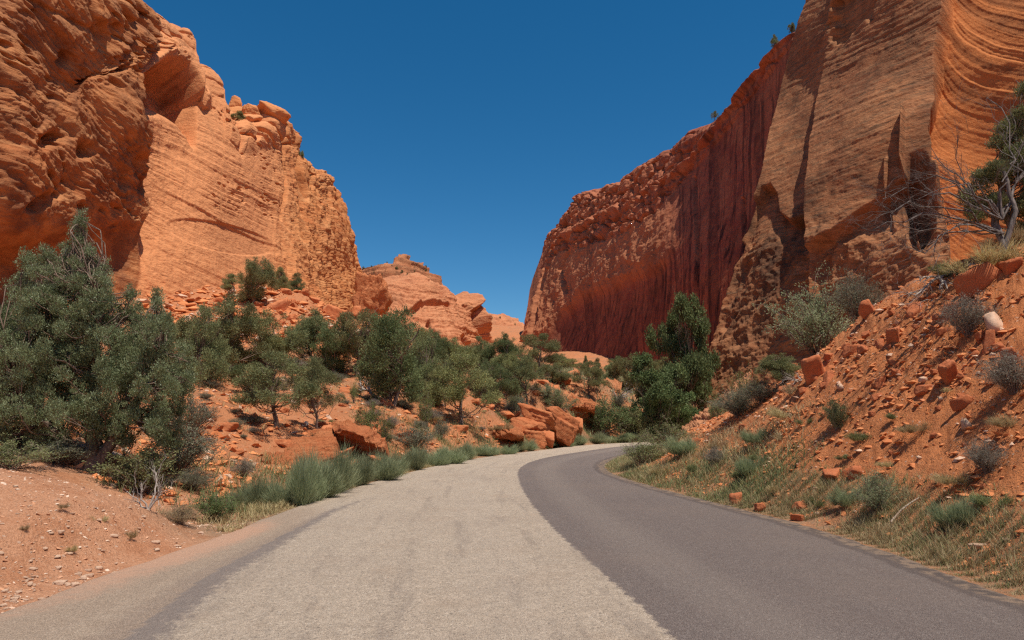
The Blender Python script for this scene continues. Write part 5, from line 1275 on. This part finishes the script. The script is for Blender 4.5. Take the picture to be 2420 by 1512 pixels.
# ---------------------------------------------------------------- ledge outcrops
def ledge(name, label, rows, mat, amp=.12, seed=1, bands=.06, nu=150, sub=26, cat='rock', bsc=.18):
    """rows of (X, Y, metres) from the recessed foot, over the lip, to the back of the top; lofted, weathered, sunk behind"""
    R_ = []
    n = nu
    for row in rows:
        a = np.array(row, float); s = np.linspace(0, 1, len(a)); t = np.linspace(0, 1, n); R_.append(pt(np.interp(t, s, a[:, 0]), np.interp(t, s, a[:, 1]), np.interp(t, s, a[:, 2])))
    R_.append(R_[-1] + np.array([0, 1.2, -1.6])); R_.insert(0, R_[0] + np.array([0, .1, -.8]))
    P = []
    for a, b in zip(R_[:-1], R_[1:]):
        for f in np.linspace(0, 1, sub, endpoint=False): P.append(a * (1 - f) + b * f)
    P.append(R_[-1]); P = blur(np.stack(P), 5); N = grid_normals(P)
    q = (P[..., 2] + .25 * P[..., 0] + .12 * fbm(P, 1.5, 3, seed)) / bsc
    e = np.minimum(1, np.minimum(np.linspace(0, 1, n), np.linspace(1, 0, n)) * 12)[None]
    P = P + N * (3.0 * amp * fbm(P, 1.1, 6, seed, .68) + 3.6 * bands * strata(q * .6, seed) + 1.6 * bands * strata(q * 3.1, seed + 3))[..., None]
    # close the ends
    P = np.concatenate([P[:, :1] + np.array([0, .9, -.5]), P, P[:, -1:] + np.array([0, .9, -.5])], 1)
    z = np.zeros(P.shape[:2])
    o = link(name, np_mesh(name, P.reshape(-1, 3), grid_faces(P.shape[1], P.shape[0]), [mat], attrs=dict(varn=z, pale=z + .3, stain_shade=z, lich=z)))
    return tag(o, label, cat)
M_ledge = rock_mat('ledge_sandstone', (.53, .17, .062), (.42, .105, .036), (.60, .25, .105), lfk=.85, bumpd=.4, grain=4, layer=(.5, .5, 6), lrot=(0, .3, 0))
ledge('rock_ledge', 'red overhanging ledge with shaded face behind the tallest rabbitbrush',
      [[(786,1062,21.8),(830,1066,21.8),(870,1080,21.6),(912,1082,21.4)], [(788,1040,21.6),(830,1052,21.6),(870,1068,21.4),(908,1074,21.2)], [(790,1018,20.9),(824,1016,20.7),(862,1034,20.5),(910,1064,20.4)], [(786,1012,21.2),(822,1009,21.2),(862,1026,21.1),(908,1056,21.0)], [(776,1002,24),(820,996,24),(870,1010,24),(912,1040,23.6)]], M_ledge, .08, 3)
ledge('smooth_ledge', 'smooth pale orange slab in the sun left of the red ledge',
      [[(600,1130,17.5),(660,1115,18),(740,1100,19),(800,1075,20.2)], [(606,1100,17.9),(660,1086,18.4),(730,1068,19.4),(796,1046,20.6)], [(640,1052,20.0),(690,1040,20.6),(740,1030,21.2),(792,1012,21.8)], [(640,1040,22),(690,1028,22.5),(745,1016,23),(792,1003,23.5)]], M_ledge, .10, 5, .03)
ledge('rock_outcrop', 'low jutting rock with curled lip at the foot of the large outcrop',
      [[(1136,1056,34.5),(1170,1062,34),(1205,1062,33.8),(1240,1056,33.8)], [(1140,1040,34.4),(1172,1046,34.2),(1206,1044,34.1),(1236,1042,34.0)], [(1144,1034,33.9),(1172,1030,33.4),(1205,1022,32.9),(1238,1030,33)], [(1144,1029,34.1),(1172,1024,33.7),(1205,1015,33.3),(1236,1022,33.4)], [(1150,1020,36.5),(1175,1012,36.7),(1200,1002,37),(1232,1008,37)]], M_ledge, .18, 9, .08)
ledge('rock_overhang', 'far overhanging rock with deep shaded hollow by the bright bush',
      [[(1352,1028,46),(1372,1032,46),(1392,1032,46),(1404,1020,46.5)], [(1352,1000,46.4),(1372,1004,46.5),(1390,1002,46.5),(1402,992,46.8)], [(1340,964,45),(1364,962,44.4),(1384,960,44.2),(1406,966,44.4)], [(1338,957,45.4),(1364,954,44.9),(1384,952,44.7),(1405,960,44.8)], [(1330,940,50),(1355,934,50),(1380,938,50),(1402,952,49)]], M_ledge, .2, 13, .08)
ledge('soil_bank', 'vertical red soil bank cut behind the bright green bush',
      [[(1386,1010,53),(1410,1010,52.6),(1440,1006,52.6),(1470,1000,53)], [(1390,960,53.4),(1412,962,53.2),(1440,966,53.0),(1470,970,53)], [(1394,922,53),(1414,914,52.6),(1440,914,52.6),(1468,926,53)], [(1394,915,53.6),(1414,908,53.4),(1440,908,53.4),(1468,918,53.6)], [(1394,908,58),(1420,902,58),(1445,902,58),(1468,910,58)]], M_ground, .35, 15, .05, cat='bank')
FS = [rock_mesh(f'flat_slab_{k}', 240 + k, 5, planes=10, rnd=.025, rough=.24, mat=M_ledge) for k in range(4)]
for lb, X, Y, a, b, d, k, ry in [('lowest thick slab of the stepped outcrop above the road',1255,1052,84,34,36,0,.12),('overhanging middle slab of the stepped outcrop',1248,1026,96,30,36.4,1,.20),('broad tilted upper slab of the stepped outcrop',1262,1000,108,34,37.2,2,.30),
  ('long striped slab tilted down to the right behind the outcrop',1312,1004,96,34,39,3,.55),('steep lower slab at the right end of the outcrop',1325,1036,62,40,38.5,0,.5),('short jutting slab at the left end of the outcrop',1206,1040,56,26,36,3,.05)]:
    put_rock(FS[k], 'outcrop_rock', lb, X, Y, a, b * 1.15, .9, .2 * (k - 1.5), ry, .16, sink=.1, d=d, cat='rock', group='stepped slabs of the outcrop at the bend')
ledge('rock_shelf', 'pale stepped rock shelf between bright bush and broadleaf thicket',
      [[(1440,1034,50),(1462,1036,50),(1488,1034,50)], [(1444,1022,49.6),(1464,1024,49.4),(1486,1020,49.6)], [(1446,1010,50.6),(1466,1008,50.6),(1486,1006,50.8)], [(1450,1000,53),(1466,996,53),(1482,996,53)]], M_ledge, .15, 17, .14)
ledge('rock_ramp', 'smooth sunlit rock ramp where the brown fin meets the talus',
      [[(1600,1062,33),(1640,1080,30),(1700,1060,28),(1760,1000,27)], [(1605,1048,34),(1645,1052,31.4),(1700,1015,29.5),(1750,972,28.5)], [(1612,1025,36),(1650,1000,35),(1700,965,34),(1760,925,33)], [(1620,1010,42),(1660,975,42),(1710,930,42),(1780,870,42)]], M_fin, .2, 19, .05)

# ---------------------------------------------------------------- grass along the verges (nobody could count it)
def grass(name, n, smin, smax, side, off, ln, wd, mat, seed, clump=.35, ysh=None, dens=1.0):
    rng = np.random.default_rng(seed)
    s = RS[0] + rng.uniform(0, 1, n) ** dens * (smax - smin) + (smin - RS[0])
    o = off[0] + (off[1] - off[0]) * rng.uniform(0, 1, n) ** 1.3
    k = np.clip(np.searchsorted(RS, s), 0, len(RS) - 1); w_ = WL[k] if side < 0 else WR[k]
    P = RC[k] + RN[k] * (side * (w_ + o))[:, None] + rng.normal(size=(n, 2)) * .04
    Q = np.stack([P[:, 0], P[:, 1], 0 * P[:, 0]], 1)
    c = fbm(Q, 1.1, 3, seed) + .5 * fbm(Q, .3, 2, seed + 1); ok = (c > rng.uniform(-.55, clump, n)) & (P[:, 1] > 1) & (fbm(Q, 2.3, 3, 777) > -.10 + rng.uniform(-.12, .12, n))
    P, o = P[ok], o[ok]; cc = c[ok]; z = height(P[:, 0], P[:, 1]); n = len(P)
    l = ln * rng.uniform(.4, 1.3, n) * ss(o, off[0] - .1, off[0] + .5) * (1 + .6 * cc)
    D = np.stack([rng.normal(size=n) * .3, rng.normal(size=n) * .3, np.ones(n)], 1)
    b = blades(np.stack([P[:, 0], P[:, 1], z - .01], 1), D, l, wd, .45, rng)
    o_ = link(name, mesh2(name, b, ML[mat])); tag(o_, kind='stuff'); return o_
S0 = lambda y: float(RS[np.argmin(np.abs(RC[:, 1] - y))])
grass('dry_grass', 36000, S0(3.5), S0(14), 1, (.1, 1.3), .19, .006, 'straw', 301)
grass('verge_grass', 17000, S0(3.5), S0(15), 1, (.15, 1.5), .17, .007, 'green', 303, clump=.05)
grass('dry_grass', 36000, S0(13), S0(30), 1, (.1, 2.6), .24, .011, 'straw', 305)
grass('verge_grass', 30000, S0(12), S0(32), 1, (.1, 1.8), .24, .012, 'green', 307)
grass('dry_grass', 42000, S0(10.2), S0(26), -1, (-.05, 1.1), .20, .009, 'straw', 309)
grass('verge_grass', 30000, S0(12.), S0(44), -1, (.2, 3.2), .32, .014, 'green', 311)
# sparse dry grass on the slope and the left bank
def scatter_grass(name, n, box, ln, wd, mat, seed, thr):
    rng = np.random.default_rng(seed); X = rng.uniform(*box[0], n); Y = rng.uniform(*box[1], n) ; Q = np.stack([X, Y, 0 * X], 1)
    c = fbm(Q, .9, 3, seed) ; s, t, d = road_dist(X, Y); ok = (c > thr) & (d > .6)
    X, Y = X[ok], Y[ok]; n = len(X); z = height(X, Y)
    b = blades(np.stack([X, Y, z - .01], 1), np.stack([rng.normal(size=n) * .5, rng.normal(size=n) * .5, np.ones(n)], 1), ln * rng.uniform(.4, 1.3, n), wd, .6, rng)
    o_ = link(name, mesh2(name, b, ML[mat])); tag(o_, kind='stuff')
scatter_grass('dry_grass', 30000, ((3.5, 10), (4, 26)), .13, .006, 'straw', 401, .27)
scatter_grass('dry_grass', 70000, ((-24, 4), (14, 60)), .26, .016, 'straw', 403, .12)
scatter_grass('scrub_growth', 60000, ((-14, 22), (44, 92)), .75, .055, 'broom', 407, .06)
# rubble: countless small angular stones
M_rub = NT('rubble_stone'); gi = M_rub.n('ShaderNodeNewGeometry'); rr = gi.outputs['Random Per Island']
cc_ = M_rub.mix(rr, (.68, .265, .105), (.50, .16, .06)); cc_ = M_rub.mix(M_rub.rng(rr, .86, .90), cc_, (.64, .42, .29)); M_rub.bsdf(cc_, .9, None, .15); M_rub = M_rub.m
OV = np.array([(1,0,0),(-1,0,0),(0,1,0),(0,-1,0),(0,0,1),(0,0,-1),(.6,.6,.5),(-.6,-.5,.5)], float)
OF = np.array([(0,6,4),(6,2,4),(2,1,4),(1,7,4),(7,3,4),(3,0,4),(0,2,6),(1,3,7),(2,0,5),(1,2,5),(3,1,5),(0,3,5)])
def rubble(name, n, fx, smin, smax, seed, keep, flat=.5):
    rng = np.random.default_rng(seed); X, Y = fx(rng, n); s, t, d = road_dist(X, Y); Q = np.stack([X, Y, 0 * X], 1)
    ok = keep(X, Y, t, d, fbm(Q, 1.6, 4, seed, .6) + rng.uniform(-.2, .2, n)); X, Y = X[ok], Y[ok]; n = len(X); z = height(X, Y)
    sz = smin + (smax - smin) * rng.uniform(0, 1, n) ** 7
    a = rng.uniform(0, TAU, n); V = OV[None] * (1 + rng.normal(size=(n, 8, 3)) * .22) * np.stack([sz, sz * rng.uniform(.5, 1, n), sz * flat * rng.uniform(.5, 1.2, n)], 1)[:, None]
    tl = rng.normal(size=n) * .3; V2 = V.copy(); V2[..., 0] = V[..., 0] * np.cos(tl)[:, None] - V[..., 2] * np.sin(tl)[:, None]; V2[..., 2] = V[..., 0] * np.sin(tl)[:, None] + V[..., 2] * np.cos(tl)[:, None]
    W = np.stack([V2[..., 0] * np.cos(a)[:, None] - V2[..., 1] * np.sin(a)[:, None] + X[:, None], V2[..., 0] * np.sin(a)[:, None] + V2[..., 1] * np.cos(a)[:, None] + Y[:, None], V2[..., 2] + z[:, None]], -1)
    o = link(name, np_mesh(name, W.reshape(-1, 3), (OF[None] + np.arange(n)[:, None, None] * 8).reshape(-1, 3), [M_rub], smooth=False)); tag(o, kind='stuff')
rubble('rubble', 46000, lambda g, n: (g.uniform(3.6, 10.2, n), g.uniform(4, 30, n) ), .010, .105, 501, lambda X, Y, t, d, c: (d > .5) & (c > -.12))
def fanx(lo, hi, y0, y1):
    def f(g, n):
        Y = y0 * (y1 / y0) ** g.uniform(0, 1, n); return Y * g.uniform(lo, hi, n), Y
    return f
rubble('rubble', 46000, fanx(-.75, .25, 12, 85), .02, .22, 503, lambda X, Y, t, d, c: (d > .8) & (t < 0) & (c > -.05))
rubble('rubble', 9000, fanx(-.55, -.15, 42, 72), .1, .75, 505, lambda X, Y, t, d, c: (c > -.1) & (Y > 44 - .0 * X))
_rub = M_rub; M_rub = NT('pale_gravel'); gi = M_rub.n('ShaderNodeNewGeometry'); M_rub.bsdf(M_rub.mix(M_rub.rng(gi.outputs['Random Per Island'], .3, .7), (.58, .29, .16), (.68, .50, .37)), .9, None, .15); M_rub = M_rub.m
rubble('gravel', 17000, fanx(-.80, -.2, 3.4, 12), .005, .035, 507, lambda X, Y, t, d, c: (d > -.25) & (c > -.15) & (t < 0), .35)
# litter twigs
